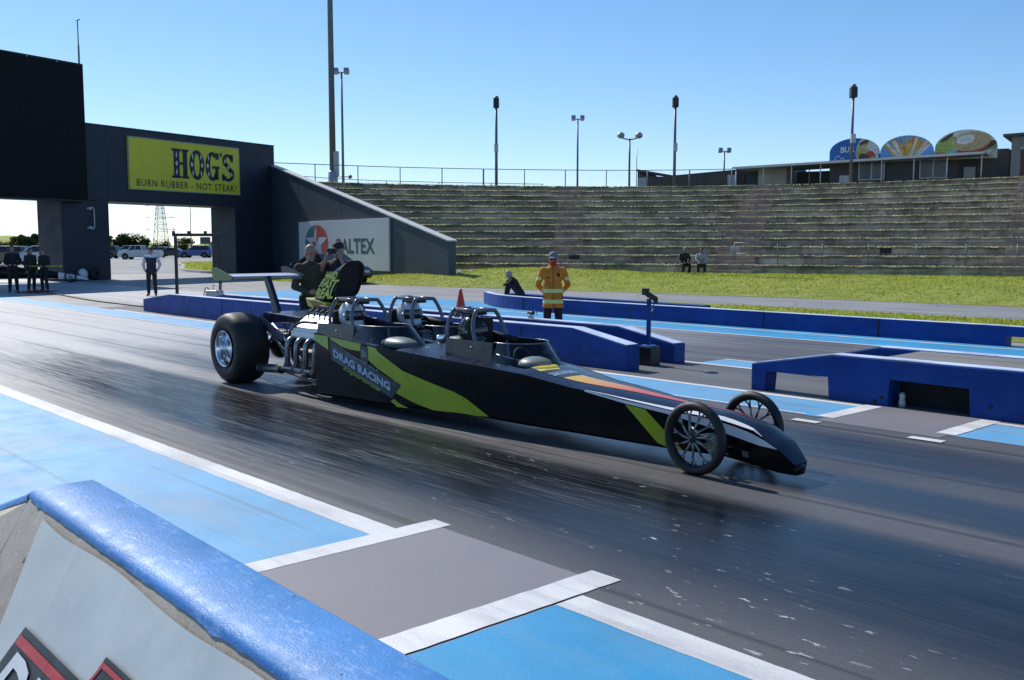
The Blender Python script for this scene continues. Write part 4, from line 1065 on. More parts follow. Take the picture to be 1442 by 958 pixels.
def stat(x):
    if x <= ST[0][0]: a, b = ST[0], ST[1]
    elif x >= ST[-1][0]: return ST[-1][1:]
    else: a, b = next((p, q) for p, q in zip(ST, ST[1:]) if x <= q[0])
    t = (x - a[0]) / (b[0] - a[0]); return tuple(a[i] + (b[i] - a[i]) * t for i in (1, 2, 3))
def yside(x, z, sgn=-1):
    w, zb, zs = stat(x); t = (z - zb) / max(.01, zs - zb); return sgn * (w - .03 * (1 - t))
def zdeck(x, y):
    w, zb, zs = stat(x); return zs + .04 * min(1, max(0, (8.14 - x) / .45)) * (1 - min(1, abs(y) / w) ** 2)
def smw(x): return x
# hull: sides and belly
mb = MB(); xs = [2.02] + [s[0] for s in ST]; rings = []
for x in xs:
    w, zb, zs = stat(x)
    r_ = []
    prof = [(-1, 1.0), (-1, .66), (-1, .33), (-1, .06), (-1, -.0), (1, 0), (1, .06), (1, .33), (1, .66), (1, 1.0)]
    for sg_, t in prof:
        z = zb + (zs - zb) * t; y = sg_ * (w - .03 * (1 - t)); 
        if t == 0: y *= .93; z -= .0
        r_.append(mb.bm.verts.new((x, y, z)))
    rings.append(r_)
for a, b in zip(rings, rings[1:]):
    for k in range(len(a) - 1): mb.bm.faces.new([a[k], b[k], b[k+1], a[k+1]])
mb.bm.faces.new(rings[-1]); mb.bm.faces.new(rings[0][::-1])
bmesh.ops.recalc_face_normals(mb.bm, faces=mb.bm.faces)
hull = part('body', mb, M_BODY, car)
md = hull.modifiers.new('b', 'BEVEL'); md.width = .012; md.segments = 2; md.angle_limit = R(25)
# deck with the three cockpit openings
def incock(x, y):
    return (2.0 < x < 3.6 and -.60 < y < -.06) or (2.25 < x < 3.85 and .06 < y < .60) or (4.1 < x < 5.28 and abs(y) < .30) or x < 2.2
mb = MB(); NX, NY = 125, 24; gv = {}
def dv(i, j):
    if (i, j) not in gv:
        x = 2.02 + (8.14 - 2.02) * i / NX; w = stat(x)[0]; y = -w + 2 * w * j / NY; gv[i, j] = mb.bm.verts.new((x, y, zdeck(x, y) + .002))
    return gv[i, j]
for i in range(NX):
    for j in range(NY):
        x = 2.02 + (8.14 - 2.02) * (i + .5) / NX; w = stat(x)[0]; y = -w + 2 * w * (j + .5) / NY
        if not incock(x, y):
            f_ = mb.bm.faces.new([dv(i, j), dv(i+1, j), dv(i+1, j+1), dv(i, j+1)]); f_.smooth = True
part('deck', mb, M_PANEL, car)
# vinyl graphics lying on the side skin: (x, z) outlines
def on_side(mb, polys, off):
    for P in polys:
        bm = bmesh.new(); bm.faces.new([bm.verts.new((x, 0, z)) for x, z in P])
        bmesh.ops.triangulate(bm, faces=bm.faces)
        for s in ST:
            bmesh.ops.bisect_plane(bm, geom=bm.verts[:] + bm.edges[:] + bm.faces[:], plane_co=(s[0], 0, 0), plane_no=(1, 0, 0))
        bm.verts.ensure_lookup_table(); idx = {v: i for i, v in enumerate(bm.verts)}
        for v in bm.verts: v.co.z = max(v.co.z, stat(v.co.x)[1] + .006)
        mb.raw([(v.co.x, yside(v.co.x, v.co.z) - off, v.co.z) for v in bm.verts], [[idx[v] for v in f_.verts] for f_ in bm.faces]); bm.free()
def side_text(mb, s, BL, BR, TL, off, bold=0, shear=0, space=1.0):
    vs, fs, _ = text_geo(s, bold, shear, space); BL, BR, TL = Vector(BL), Vector(BR), Vector(TL)
    U, V = BR - BL, TL - BL; q = [BL + U * a + V * b for a, b in vs]
    mb.raw([(p.x, yside(p.x, p.y) - off, p.y) for p in q], fs)
for P_ in [
 [(2.031,.795),(2.321,.788),(2.316,.627),(2.023,.729)],
 [(2.353,.786),(2.978,.75),(2.971,.663),(2.77,.668),(2.587,.69),(2.382,.755)],
 [(3.095,.735),(3.248,.722),(3.3,.675),(3.505,.588),(3.689,.508),(4.065,.432),(4.477,.358),(4.643,.306),(4.938,.157),(4.786,.145),(4.529,.148),(4.143,.133),(3.882,.174),(3.717,.212),(3.566,.253),(3.661,.365),(3.542,.393),(3.285,.489),(3.092,.583)],
 [(3.517,.185),(3.626,.14),(3.759,.092),(3.57,.086),(3.471,.151)],
 [(6.573,.461),(6.787,.440),(7.145,.130),(7.018,.131),(6.898,.161)]]:
    mb = MB(); on_side(mb, [P_], .004); part('lime_graphic', mb, M_LIME, hull)
M_SHAD = mat('dark_grey_vinyl', (.035, .045, .05), .35); M_LBL = mat('pale_blue_vinyl', (.42, .55, .68), .35); M_LBL2 = mat('mid_blue_vinyl', (.12, .22, .32), .35)
mb = MB(); on_side(mb, [[(2.361,.748),(3.661,.350),(3.548,.245),(3.491,.188),(2.37,.522)], [(2.960,.735),(3.112,.715),(3.09,.50),(2.957,.56)]], .0055); part('logo_backing', mb, M_SHAD, hull)
mb = MB(); on_side(mb, [[(2.42,.674),(3.557,.346),(3.557,.338),(2.42,.666)], [(2.414,.538),(3.46,.236),(3.46,.229),(2.414,.530)]], .007); part('logo_lines', mb, M_LBL2, hull)
mb = MB(); side_text(mb, 'DRAG RACING', (2.425, .557), (3.475, .262), (2.425, .652), .0085, .045, 0, 1.04); part('logo_lettering', mb, M_LBL, hull)
mb = MB(); side_text(mb, 'QUARTER MILE', (2.69, .602), (3.28, .448), (2.692, .638), .0085, .004, 0, 1.1)
for x in (2.99, 3.022, 3.054): on_side(mb, [[(x, .692 - (x - 2.99) * .25), (x + .018, .687 - (x - 2.99) * .25), (x + .014, .60), (x - .004, .604)]], .0085)
part('logo_lettering', mb, mat('grey_vinyl', (.30, .33, .35), .4), hull)
mb = MB(); side_text(mb, 'Experience', (2.60, .412), (3.29, .222), (2.62, .478), .0085, .006, .35, .92); part('logo_lettering', mb, M_LIME, hull)
# rivets / small fasteners on the side
for x, z in ((4.6,.30),(4.95,.42),(5.2,.28),(5.6,.36),(3.3,.42),(3.75,.45),(6.1,.3),(6.4,.24),(4.1,.55),(5.0,.6),(5.75,.5),(2.35,.2),(2.9,.12)):
    mb = MB(); mb.ball((x, yside(x, z) - .002, z), (.009, .005, .009), 6, 4); part('fastener', mb, M_ENG, hull)
# graphics on the hood
def on_deck(mb, polys, off):
    for P in polys:
        bm = bmesh.new(); bm.faces.new([bm.verts.new((x, y, 0)) for x, y in P]); bmesh.ops.triangulate(bm, faces=bm.faces)
        x0, x1 = min(p[0] for p in P), max(p[0] for p in P)
        for s in [x0 + (x1 - x0) * k / 16 for k in range(1, 16)]: bmesh.ops.bisect_plane(bm, geom=bm.verts[:] + bm.edges[:] + bm.faces[:], plane_co=(s, 0, 0), plane_no=(1, 0, 0))
        y0, y1 = min(p[1] for p in P), max(p[1] for p in P)
        for s in [y0 + (y1 - y0) * k / 6 for k in range(1, 6)]: bmesh.ops.bisect_plane(bm, geom=bm.verts[:] + bm.edges[:] + bm.faces[:], plane_co=(0, s, 0), plane_no=(0, 1, 0))
        bm.verts.ensure_lookup_table(); idx = {v: i for i, v in enumerate(bm.verts)}
        mb.raw([(v.co.x, v.co.y, zdeck(v.co.x, v.co.y) + off) for v in bm.verts], [[idx[v] for v in f_.verts] for f_ in bm.faces]); bm.free()
def m_fade():
    m, nt, b, out = new_mat('yellow_to_red_vinyl'); N_ = NB(nt); x, y, z = N_.sep(N_.coord())
    mr = N_.n('ShaderNodeMapRange'); N_.put(mr.inputs[0], x); mr.inputs[1].default_value = 5.4; mr.inputs[2].default_value = 7.2
    N_.L.new(N_.ramp(mr.outputs[0], [(.0, (.72, .62, .06)), (.25, (.75, .45, .06)), (.6, (.72, .16, .05)), (1, (.60, .03, .04))]), b.inputs[0]); b.inputs['Roughness'].default_value = .3
    return m
M_FADE = m_fade()
deck = bpy.data.objects['deck']
mb = MB(); on_deck(mb, [[(5.30, -.22), (5.46, -.24), (5.50, -.02), (5.34, .10), (5.30, .10)], [(5.74, -.215), (6.2, -.15), (6.6, -.075), (6.95, -.03), (7.2, .01), (7.75, .05), (7.75, .062), (7.2, .045), (6.9, .04), (6.4, .035), (6.05, .02), (5.78, .01)]], .005); part('hood_stripe', mb, M_FADE, deck)
mb = MB(); on_deck(mb, [[(5.475, -.25), (5.73, -.225), (5.77, .03), (5.515, .07)]], .005); part('hood_logo', mb, M_SHAD, deck)
mb = MB()
vs, fs, _ = text_geo('DRAG RACING', .02); q = [(5.56 + .10 * (1 - b) + .03 * a, -.24 + .28 * a) for a, b in vs]; mb.raw([(x, y, zdeck(x, y) + .008) for x, y in q], fs)
part('hood_lettering', mb, M_LBL, deck)
M_WV = mat('white_vinyl', (.78, .80, .82), .3, coat=.2)
wv = [(6.129,.545),(6.575,.497),(7.006,.462),(7.142,.448),(7.438,.428),(7.65,.395),(7.80,.36),(7.92,.315),(8.02,.262),(7.861,.272),(7.625,.315),(7.35,.372),(7.005,.428),(6.573,.470),(6.129,.530)]
mb = MB(); on_side(mb, [wv], .006)
E_ = [(x, -stat(x)[0] + .003) for x in (6.13, 6.6, 7.0, 7.2, 7.4, 7.6, 7.75, 7.88)]; I_ = [(x, y + q) for (x, y), q in zip(E_, (.004, .022, .038, .05, .055, .05, .035, .006))]
for k in range(len(E_) - 1): on_deck(mb, [[E_[k], E_[k+1], I_[k+1], I_[k]]], .006)
part('white_flash', mb, M_WV, hull)
mb = MB(); on_side(mb, [[(7.70,.16),(7.76,.155),(7.76,.205),(7.70,.21)]], .006); part('class_sticker', mb, mat('sticker_grey', (.12, .12, .12), .5), hull)

# nose cap: rounded skid
mb = MB(); mb.ball((8.125, 0, .105), (.03, .088, .048), 18, 10); part('nose_cap', mb, M_BODY, car)

# cockpits
def cockpit(cx0, cxm, cxf, cxt, cy, hw, ztop_r, ztop_f, label):
    def zb(x, y): return zdeck(max(2.02, x), max(-stat(x)[0], min(stat(x)[0], y))) - .004
    # plan path right side: rear -> front tip
    for s in (-1, 1):
        mb = MB(); n = 10; prev = None
        for k in range(n + 1):
            x = cx0 + (cxm - cx0) * k / n; y = cy + s * hw; zt = ztop_r + (ztop_f - ztop_r) * k / n * .6
            a = mb.bm.verts.new((x, y, zb(x, y))); b = mb.bm.verts.new((x, y - s * .02, zt)); c = mb.bm.verts.new((x, y - s * .032, zt)); d_ = mb.bm.verts.new((x, y - s * .012, zb(x, y)))
            if prev:
                mb.bm.faces.new([prev[0], a, b, prev[1]]); mb.bm.faces.new([prev[1], b, c, prev[2]]); mb.bm.faces.new([prev[2], c, d_, prev[3]])
            else: mb.bm.faces.new([a, b, c, d_])
            prev = (a, b, c, d_)
        mb.bm.faces.new(prev)
        o_ = part('cockpit_side', mb, M_PANEL, car)
        if s == -1: o = o_
    mb = MB()
    for s in (-1,): mb.ball((cx0 + .42, cy + s * (hw - .008), ztop_r - .07), .012, 6, 4)
    part('fastener', mb, M_BRUSH, o)
    # clear wrap-around screen
    mb = MB(); n = 28; prev = None
    edge = []
    for k in range(n + 1):
        a = k / n; s = -1 if a < .5 else 1; u = abs(a - .5) * 2                    # u 1 at rear, 0 at the tip
        y = cy + s * hw * math.sin(min(1, u * 1.35) * math.pi / 2) ; x = cxt - (cxt - cxm) * (u ** 1.7)
        yt = cy + s * (hw - .05) * math.sin(min(1, u * 1.25) * math.pi / 2); xt = cxf - (cxf - cxm) * (u ** 1.6); zt = ztop_f + (ztop_r - ztop_f) * .4 * u
        lo = mb.bm.verts.new((x, y, zb(x, y))); hi = mb.bm.verts.new((xt, yt, zt)); edge.append((xt, yt, zt))
        if prev: f_ = mb.bm.faces.new([prev[0], lo, hi, prev[1]]); f_.smooth = True
        prev = (lo, hi)
    scn = part('windscreen', mb, M_SCREEN, car)
    mb = MB(); mb.tube(edge, .007, 5); part('screen_edge', mb, M_TUBE, scn)
    # dash cowl dome inside the screen
    ln = (cxt - cxm) * .35
    mb = MB(); mb.ball((cxt - ln - .07, cy, zb(cxt - ln, cy) - .01), (ln * .95, hw * .52, .082), 20, 10)
    for v in mb.bm.verts: v.co.z = max(v.co.z, zdeck(max(2.02, v.co.x), v.co.y) - .03)
    part('dash_cowl', mb, mat('pale_grey_green_cowl', (.22, .26, .245), .45, var=.1), car)
    # padded tub, seat back
    mb = MB(); mb.box((cx0 + .06, cy - hw + .05, .20), (cxt - .25, cy + hw - .05, .24)); mb.box((cx0 + .02, cy - hw + .04, .24), (cx0 + .09, cy + hw - .04, .86)); 
    part('seat_tub', mb, M_PAD, car)
    mb = MB(); mb.box((cx0 + .12, cy - .17, .80), (cx0 + .22, cy + .17, 1.08), .03); part('head_pad', mb, M_PAD, car)
    mb = MB(); mb.lathe([(.12 + .012 * math.cos(k * 1.0472), .012 * math.sin(k * 1.0472)) for k in range(6)], (0, 0, 0), 'X', 18, True)
    for v in mb.bm.verts: v.co = Matrix.Rotation(R(-25), 3, 'Y') @ v.co + Vector((cxm + .12, cy, .70))
    part('steering_wheel', mb, M_PAD, car)
def cage(xr, xf, cy, hw, ztop, zbase, lean):
    o = None
    for nm, x, s_, dx in (('rear', xr, 1.0, 0), ('front', xf, .97, lean)):
        P = [(x + dx, cy - hw, zbase - .25), (x + dx * .7, cy - hw, zbase), (x + dx * .3, cy - hw * .95, ztop - .16), (x, cy - hw * .66, ztop - .02), (x, cy - hw * .4, ztop), (x, cy + hw * .4, ztop), (x, cy + hw * .66, ztop - .02), (x + dx * .3, cy + hw * .95, ztop - .16), (x + dx * .7, cy + hw, zbase), (x + dx, cy + hw, zbase - .25)]
        mb = MB(); mb.tube(smooth(P, 5), .0215, 10); h = part('roll_hoop', mb, M_TUBE, car)
    mb = MB()
    for s in (-1, 1): mb.tube([(xr, cy + s * hw * .5, ztop), (xf, cy + s * hw * .5, ztop)], .02, 8)
    mb.tube([(xr, cy, ztop), (xr - .02, cy, zbase)], .016, 8)
    part('cage_bar', mb, M_TUBE, car)
    mb = MB(); mb.box((xr + .03, cy - hw * .30, ztop - .052), (xf - .05, cy + hw * .30, ztop - .022), .01); part('cage_padding', mb, M_PAD, car)
    mb = MB(); mb.tube([(xr + .03, cy + hw * .92, zbase + .07), (xf + .25, cy + hw * .98, zbase + .0)], .032, 8); part('side_padding', mb, M_PAD, car)
cockpit(2.03, 2.80, 3.42, 3.68, -.335, .295, .925, .955, 'navy side panels of the near rear seat')
cage(2.23, 2.65, -.325, .245, 1.215, .9, .10)
cockpit(2.28, 3.05, 3.67, 3.93, .335, .27, .905, .935, 'navy side panels of the far rear seat')
cage(2.50, 2.90, .32, .225, 1.215, .9, .10)
cockpit(4.10, 4.84, 5.20, 5.40, 0, .33, .875, .875, 'navy side panels of the front seat')
cage(4.03, 4.40, -.02, .22, 1.165, .86, .12)
mb = MB(); mb.lathe([(0, .01), (.05, .01), (.055, 0), (.05, -.06), (.02, -.08)], (4.0, -.30, .885), 'Z', 14); part('fuel_cap', mb, M_ALU, car)
mb = MB(); mb.box((2.05, -.05, .55), (4.1, .05, .69)); mb.box((2.05, -.45, .18), (4.2, .45, .2)); mb.box((4.2, -.3, .18), (5.2, .3, .2)); part('inner_floor', mb, M_PAD, car)
# fire bottle and lines in the front cockpit
mb = MB(); mb.tube([(4.62, -.2, .55), (4.62, -.2, .72)], .035, 10); mb.ball((4.62, -.2, .735), .028, 8, 6); mb.tube(smooth([(4.75, -.18, .74), (4.95, -.1, .70), (5.1, .0, .66)], 4), .007, 6); part('fire_bottle', mb, M_BRUSH, car)

# rear wheels: slick tyre, deep polished rim
def rear_wheel(y):
    wh = thing_part('rear_wheel', car, (0, y, .475)); s = -1 if y < 0 else 1
    W = .235
    mb = MB(); mb.lathe([(.225, -W + .05), (.25, -W + .02), (.33, -W - .005), (.40, -W + .005), (.445, -W + .04), (.466, -W + .09), (.473, -.08), (.474, 0), (.473, .08), (.466, W - .09), (.445, W - .04), (.40, W - .005), (.33, W + .005), (.25, W - .02), (.225, W - .05)], (0, 0, 0), 'Y', 72, True)
    for v in mb.bm.verts:                                          # weight flattens the slick at the ground
        if v.co.z < -.462: v.co.z = -.4735
    part('tyre', mb, M_TYRE, wh)
    mb = MB(); e = -1
    for e in (-1, 1):
        mb.lathe([(.236, e * (W - .012)), (.243, e * (W - .004)), (.236, e * (W + .004)), (.222, e * (W - .02)), (.205, e * .10), (.20, e * .04), (.07, e * .02), (.05, e * .06), (.0, e * .065)], (0, 0, 0), 'Y', 48)
    part('rim', mb, M_ALU, wh)
    for k in range(5):
        a = 2 * math.pi * k / 5; mb = MB(); mb.ball((.055 * math.cos(a), s * .06, .055 * math.sin(a)), .014, 6, 4); part('lug_nut', mb, M_BRUSH, wh)
def thing_part(name, par, loc):
    o = bpy.data.objects.new(name, None); COL.objects.link(o); o.parent = par; o.location = loc; o.empty_display_size = .1; return o
rear_wheel(-.60); rear_wheel(.60)
mb = MB(); mb.tube([(0, -.42, .475), (0, .42, .475)], .05, 12); mb.ball((0, 0, .475), (.17, .14, .19), 14, 10); part('rear_axle', mb, M_ENG, car)
# front wheels: thin tyre, forked spokes
def front_wheel(y):
    wh = thing_part('front_wheel', car, (7.42, y, .30)); s = -1 if y < 0 else 1
    prof = [(.262 + .038 * math.cos(t * math.pi / 6), .042 * math.sin(t * math.pi / 6)) for t in range(12)]
    mb = MB(); mb.lathe(prof, (0, 0, 0), 'Y', 64, True)
    part('tyre', mb, M_TYRE, wh)
    mb = MB(); mb.lathe([(.236, -.03), (.243, -.03), (.232, 0), (.243, .03), (.236, .03), (.222, .0)], (0, 0, 0), 'Y', 64, True); rim = part('rim', mb, M_BLK, wh)
    for k in range(11):
        a = 2 * math.pi * k / 11 + .12; mb = MB()
        P = lambda r_, da, yy: (r_ * math.cos(a + da), yy * s, r_ * math.sin(a + da))
        mb.tube([P(.03, .25, .034), P(.09, .10, .028), P(.16, .0, .018)], [.012, .0098, .0085], 6)
        mb.tube([P(.155, 0, .018), P(.198, .05, .010), P(.234, .13, 0)], [.0085, .0075, .008], 6); mb.tube([P(.155, 0, .018), P(.198, -.05, .010), P(.234, -.13, 0)], [.0085, .0075, .008], 6)
        part('spoke', mb, M_HEAD, wh)
    mb = MB(); mb.lathe([(.0, s * .055), (.022, s * .055), (.036, s * .035), (.036, -s * .03), (0, -s * .03)], (0, 0, 0), 'Y', 16); part('hub', mb, M_BLK, wh)
front_wheel(-.405); front_wheel(.405)
mb = MB(); mb.tube([(7.42, -.38, .30), (7.42, .38, .30)], .018, 8)
for s in (-1, 1):
    mb.tube([(7.15, s * .15, .36), (7.42, s * .36, .33)], .012, 6); mb.tube([(7.62, s * .14, .22), (7.42, s * .36, .25)], .012, 6); mb.tube([(7.15, s * .16, .20), (7.42, s * .36, .26)], .012, 6)
part('front_axle', mb, M_HEAD, car)
mb = MB(); mb.obox((7.52, -.30, .24), (.018, 0, .05), (0, .03, 0), (.03, 0, -.05)); mb.tube([(7.46, -.34, .30), (7.60, -.2, .16)], .009, 6); part('brake_caliper', mb, mat('raw_caliper', (.30, .27, .20), .5, .6), car)

# engine, headers
en = thing_part('engine', car, (1.5, 0, .3))
mb = MB(); mb.box((-.45, -.18, -.15), (.45, .18, .28), .02); mb.prism([(-.42, -.36, .18), (-.42, -.10, .40), (-.42, .10, .40), (-.42, .36, .18), (-.42, .2, -.02), (-.42, -.2, -.02)], (.84, 0, 0), .015); part('block', mb, M_ENG, en)
for s in (-1, 1):
    mb = MB(); mb.prism([(-.34, s * .46, .46), (-.36, s * .24, .60), (-.30, s * .22, .62), (.36, s * .22, .62), (.36, s * .46, .47)], (0, 0, .05), .012)
    mb.prism([(-.36, s * .47, .38), (.36, s * .47, .38), (.36, s * .47, .47), (-.36, s * .47, .47)], (0, -s * .2, .06), .01); part('valve_cover', mb, mat('white_cast_cover', (.72, .72, .70), .3, .2, var=.1, vscale=10), en)
mb = MB(); mb.box((-.34, -.17, .46), (.34, .17, .70), .03)
for k in range(9): mb.box((-.30 + k * .07, -.18, .50), (-.275 + k * .07, .18, .685))
part('blower', mb, M_BRUSH, en)
mb = MB(); mb.box((-.28, -.20, .70), (.20, .20, .79), .02)
for k in range(4):
    for s in (-1, 1): mb.tube(smooth([(-.24 + k * .13, s * .19, .75), (-.24 + k * .13, s * .27, .70), (-.2 + k * .12, s * .3, .58)], 4), .009, 6)
part('injector', mb, M_ENG, en)
for k, (z, x) in enumerate(((.36, .5), (.2, .52), (.03, .5))): 
    mb = MB(); mb.lathe([(.0, -.02), (.10 - k * .015, -.02), (.10 - k * .015, .03), (0, .03)], (-x, 0, z), 'X', 20); part('pulley', mb, M_BRUSH, en)
for s in (-1, 1):
    for k in range(4):
        x0 = 1.16 + k * .22 + .02; P = [(x0, s * .40, .655), (x0 + .03, s * .50, .675), (x0 + .05, s * .565, .62), (x0 + .04, s * .57, .50), (x0 + .02, s * .56, .40), (x0 - .06, s * .55, .31), (x0 - .2, s * .54, .285 + .02 * (k % 2)), (.98, s * (.525 + .03 * (k % 2)), .275 + .025 * (k // 2))]
        mb = MB(); mb.tube(smooth(P, 5), .034, 10); part('exhaust_pipe', mb, M_HEAD, car)
    mb = MB(); mb.tube([(1.02, s * .54, .275), (.92, s * .54, .27), (.42, s * .535, .235)], [.062, .056, .056], 14, False); mb.tube([(.46, s * .535, .238), (.42, s * .535, .235)], .06, 14); part('collector', mb, M_HEAD, car)
# chassis rails behind the seats
mb = MB()
for s in (-1, 1):
    mb.tube([(-.15, s * .27, .62), (2.1, s * .40, .80)], .02, 8); mb.tube([(-.15, s * .27, .26), (2.1, s * .50, .14)], .02, 8); mb.tube([(.35, s * .28, .66), (.9, s * .30, .22)], .017, 8); mb.tube([(-.1, s * .27, .26), (.35, s * .28, .66)], .017, 8)
    mb.tube([(-.15, s * .27, .26), (-.15, s * .27, .62)], .02, 8)
mb.tube([(-.15, -.27, .62), (-.15, .27, .62)], .02, 8); part('chassis_rail', mb, M_TUBE, car)
mb = MB()
for s in (-1, 1):
    mb.tube([(.42, s * .33, .80), (.95, s * .37, .56)], .022, 8); mb.tube([(.55, s * .36, .60), (.80, s * .34, .47)], .014, 8)
part('wing_brace', mb, M_BRUSH, car)
mb = MB()
for s in (-1, 1): mb.tube(smooth([(1.75, s * .46, .90), (1.35, s * .46, .88), (1.05, s * .44, .72), (.95, s * .42, .5)], 5), .018, 8)
mb.tube(smooth([(.5, -.2, .7), (.8, -.28, .55), (.7, -.2, .35), (1.0, -.3, .3)], 5), .013, 6); mb.tube(smooth([(.3, -.1, .8), (.7, -.22, .62), (.9, -.2, .42)], 5), .010, 6); part('fuel_line', mb, M_HOSE, car)
# tray under the wing, side splitter plates
mb = MB(); mb.prism([(-.05, -.30, .86), (.15, -.30, .95), (1.05, -.27, .92), (1.0, -.27, .84), (.0, -.30, .80)], (0, .6, 0), .01); part('rear_tray', mb, M_PANEL, car)
mb = MB(); mb.prism([(.12, -.345, .90), (.78, -.40, .70), (.78, -.40, .60), (.12, -.345, .74)], (0, .02, 0)); part('side_plate', mb, M_TUBE, car)
mb = MB(); mb.prism([(1.95, -.55, .06), (2.25, -.58, .05), (2.25, -.58, .26), (1.98, -.55, .30)], (0, .02, 0)); mb.tube([(1.6, -.5, .20), (2.0, -.53, .22), (2.08, -.55, .05)], .010, 6); part('lower_bracket', mb, M_BRUSH, car)
# rear wing
wg = thing_part('rear_wing', car, (-.55, 0, 1.42))
mb = MB(); sec = [(-.20, .022), (-.10, .024), (.10, .017), (.20, .000), (.21, -.006), (.10, .001), (-.10, .008), (-.20, .015)]
mb.prism([(x, -.53, z) for x, z in sec], (0, 1.06, 0)); part('wing_blade', mb, mat('pale_wing_paint', (.62, .66, .70), .3, 0, var=.04, coat=.3), wg)
mb = MB(); mb.prism([(.25, -.53, -.035), (.25, -.53, -.012), (.29, -.53, -.025)], (0, 1.06, 0)); part('wing_lip', mb, M_PANEL, wg)
for s in (-1, 1):
    mb = MB(); mb.prism([(-.34, s * .54, .11), (-.22, s * .54, .12), (.30, s * .54, -.0), (.26, s * .54, -.05), (-.20, s * .54, -.07), (-.30, s * .54, -.05)], (0, s * .012, 0)); part('end_plate', mb, mat('dark_lime_endplate', (.10, .15, .012), .3) if s < 0 else M_PANEL, wg)
mb = MB(); mb.prism([(.16, -.03, .0), (.29, -.03, 0), (.62, -.03, -.54), (.47, -.03, -.54)], (0, .06, 0), .006); part('wing_strut', mb, M_PANEL, wg)

# intake scoop: leaning hood open at the front
sp = thing_part('scoop', car, (1.3, 0, 1.0))
L_ = lambda P: [(x - 1.3, y, z - 1.0) for x, y, z in P]
def scoop_ring(x, z, w, h, th, n=20):
    """rounded upright section: bottom centre x,z; tilted by th"""
    out = []
    for k in range(n):
        a = 2 * math.pi * k / n; ca, sa = math.cos(a), math.sin(a)
        y = w * math.copysign(abs(ca) ** .55, ca); q = h * .5 + h * .5 * math.copysign(abs(sa) ** .7, sa)
        out.append((x - q * math.sin(th), y, z + q * math.cos(th)))
    return out
# base to mouth sections
secs = [(0.62, 1.06, .15, .10, 1.25), (0.86, 1.10, .17, .28, .95), (1.10, 1.13, .185, .42, .55), (1.38, 1.15, .19, .53, .10), (1.58, 1.17, .19, .52, -.25), (1.68, 1.19, .18, .47, -.38)]
def scoop_shell():
    rings = []
    P0_ = [(1.06, 1.11), (1.16, 1.17), (1.30, 1.28), (1.48, 1.44), (1.68, 1.57), (1.91, 1.655)]      # ridge
    Q0_ = [(1.10, 1.05), (1.25, 1.065), (1.40, 1.09), (1.52, 1.12), (1.61, 1.155), (1.70, 1.20)]      # underside
    W_ = [.12, .16, .178, .185, .185, .18]
    P1, Q1 = smooth([(x, 0, z) for x, z in P0_], 4), smooth([(x, 0, z) for x, z in Q0_], 4)
    W1 = smooth([(w_, 0, 0) for w_ in W_], 4); n = 24
    for p, q, w_ in zip(P1, Q1, W1):
        r_ = []; c = (p + q) / 2; h = (p - q) / 2
        for k in range(n):
            a = 2 * math.pi * k / n; ca, sa = math.cos(a), math.sin(a)
            r_.append(Vector((0, w_.x * math.copysign(abs(ca) ** .34, ca) * (1 - .42 * max(0, sa) ** 2), 0)) + c + h * math.copysign(abs(sa) ** .5, sa))
        rings.append(r_)
    return rings
rg = [L_(r_) for r_ in scoop_shell()]
mb = MB(); V_ = [[mb.bm.verts.new(p) for p in r_] for r_ in rg]; n = len(V_[0])
for a, b in zip(V_, V_[1:]):
    for k in range(n): f_ = mb.bm.faces.new([a[k], a[(k+1) % n], b[(k+1) % n], b[k]]); f_.smooth = True
mb.bm.faces.new(V_[0])
cen = sum((Vector(p) for p in rg[-1]), Vector()) / n
part('scoop_shell', mb, M_BODY, sp); mb = MB(); V_ = [[mb.bm.verts.new(Vector(p) * 1.004 - cen * .004 + Vector((.002, 0, .001))) for p in r_] for r_ in rg[-2:]]
for k in range(n): mb.bm.faces.new([V_[0][k], V_[0][(k+1) % n], V_[1][(k+1) % n], V_[1][k]])
inn = [mb.bm.verts.new(Vector(p) * .90 + cen * .10) for p in rg[-1]]; inn2 = [mb.bm.verts.new(Vector(p) * .85 + cen * .15 + Vector((-.22, 0, -.12))) for p in rg[-1]]
for k in range(n):
    mb.bm.faces.new([V_[-1][k], V_[-1][(k+1) % n], inn[(k+1) % n], inn[k]]); mb.bm.faces.new([inn[k], inn[(k+1) % n], inn2[(k+1) % n], inn2[k]])
mb.bm.faces.new(inn2)
part('scoop_lip', mb, M_PAD, sp)
# butterfly plate across the mouth with the number on it
mc = [Vector(p) * .86 + cen * .14 + Vector((-.03, 0, -.012)) for p in rg[-1]]
mb = MB(); mb.face(mc); part('butterfly_plate', mb, M_PAD, sp)
fn = (mc[6] - mc[0]).cross(mc[18] - mc[0]); up_ = (Vector(rg[-1][6]) - Vector(rg[-1][18])).normalized(); rt_ = Vector((0, 1, 0)); nr = rt_.cross(up_).normalized() 
mb = MB(); text_quad(mb, '7', cen + nr * -.010 + Vector((-.03, 0, -.012)) - up_ * .15 + rt_ * .02, rt_ * .07, up_ * .11); o7 = part('number', mb, M_WV, sp)
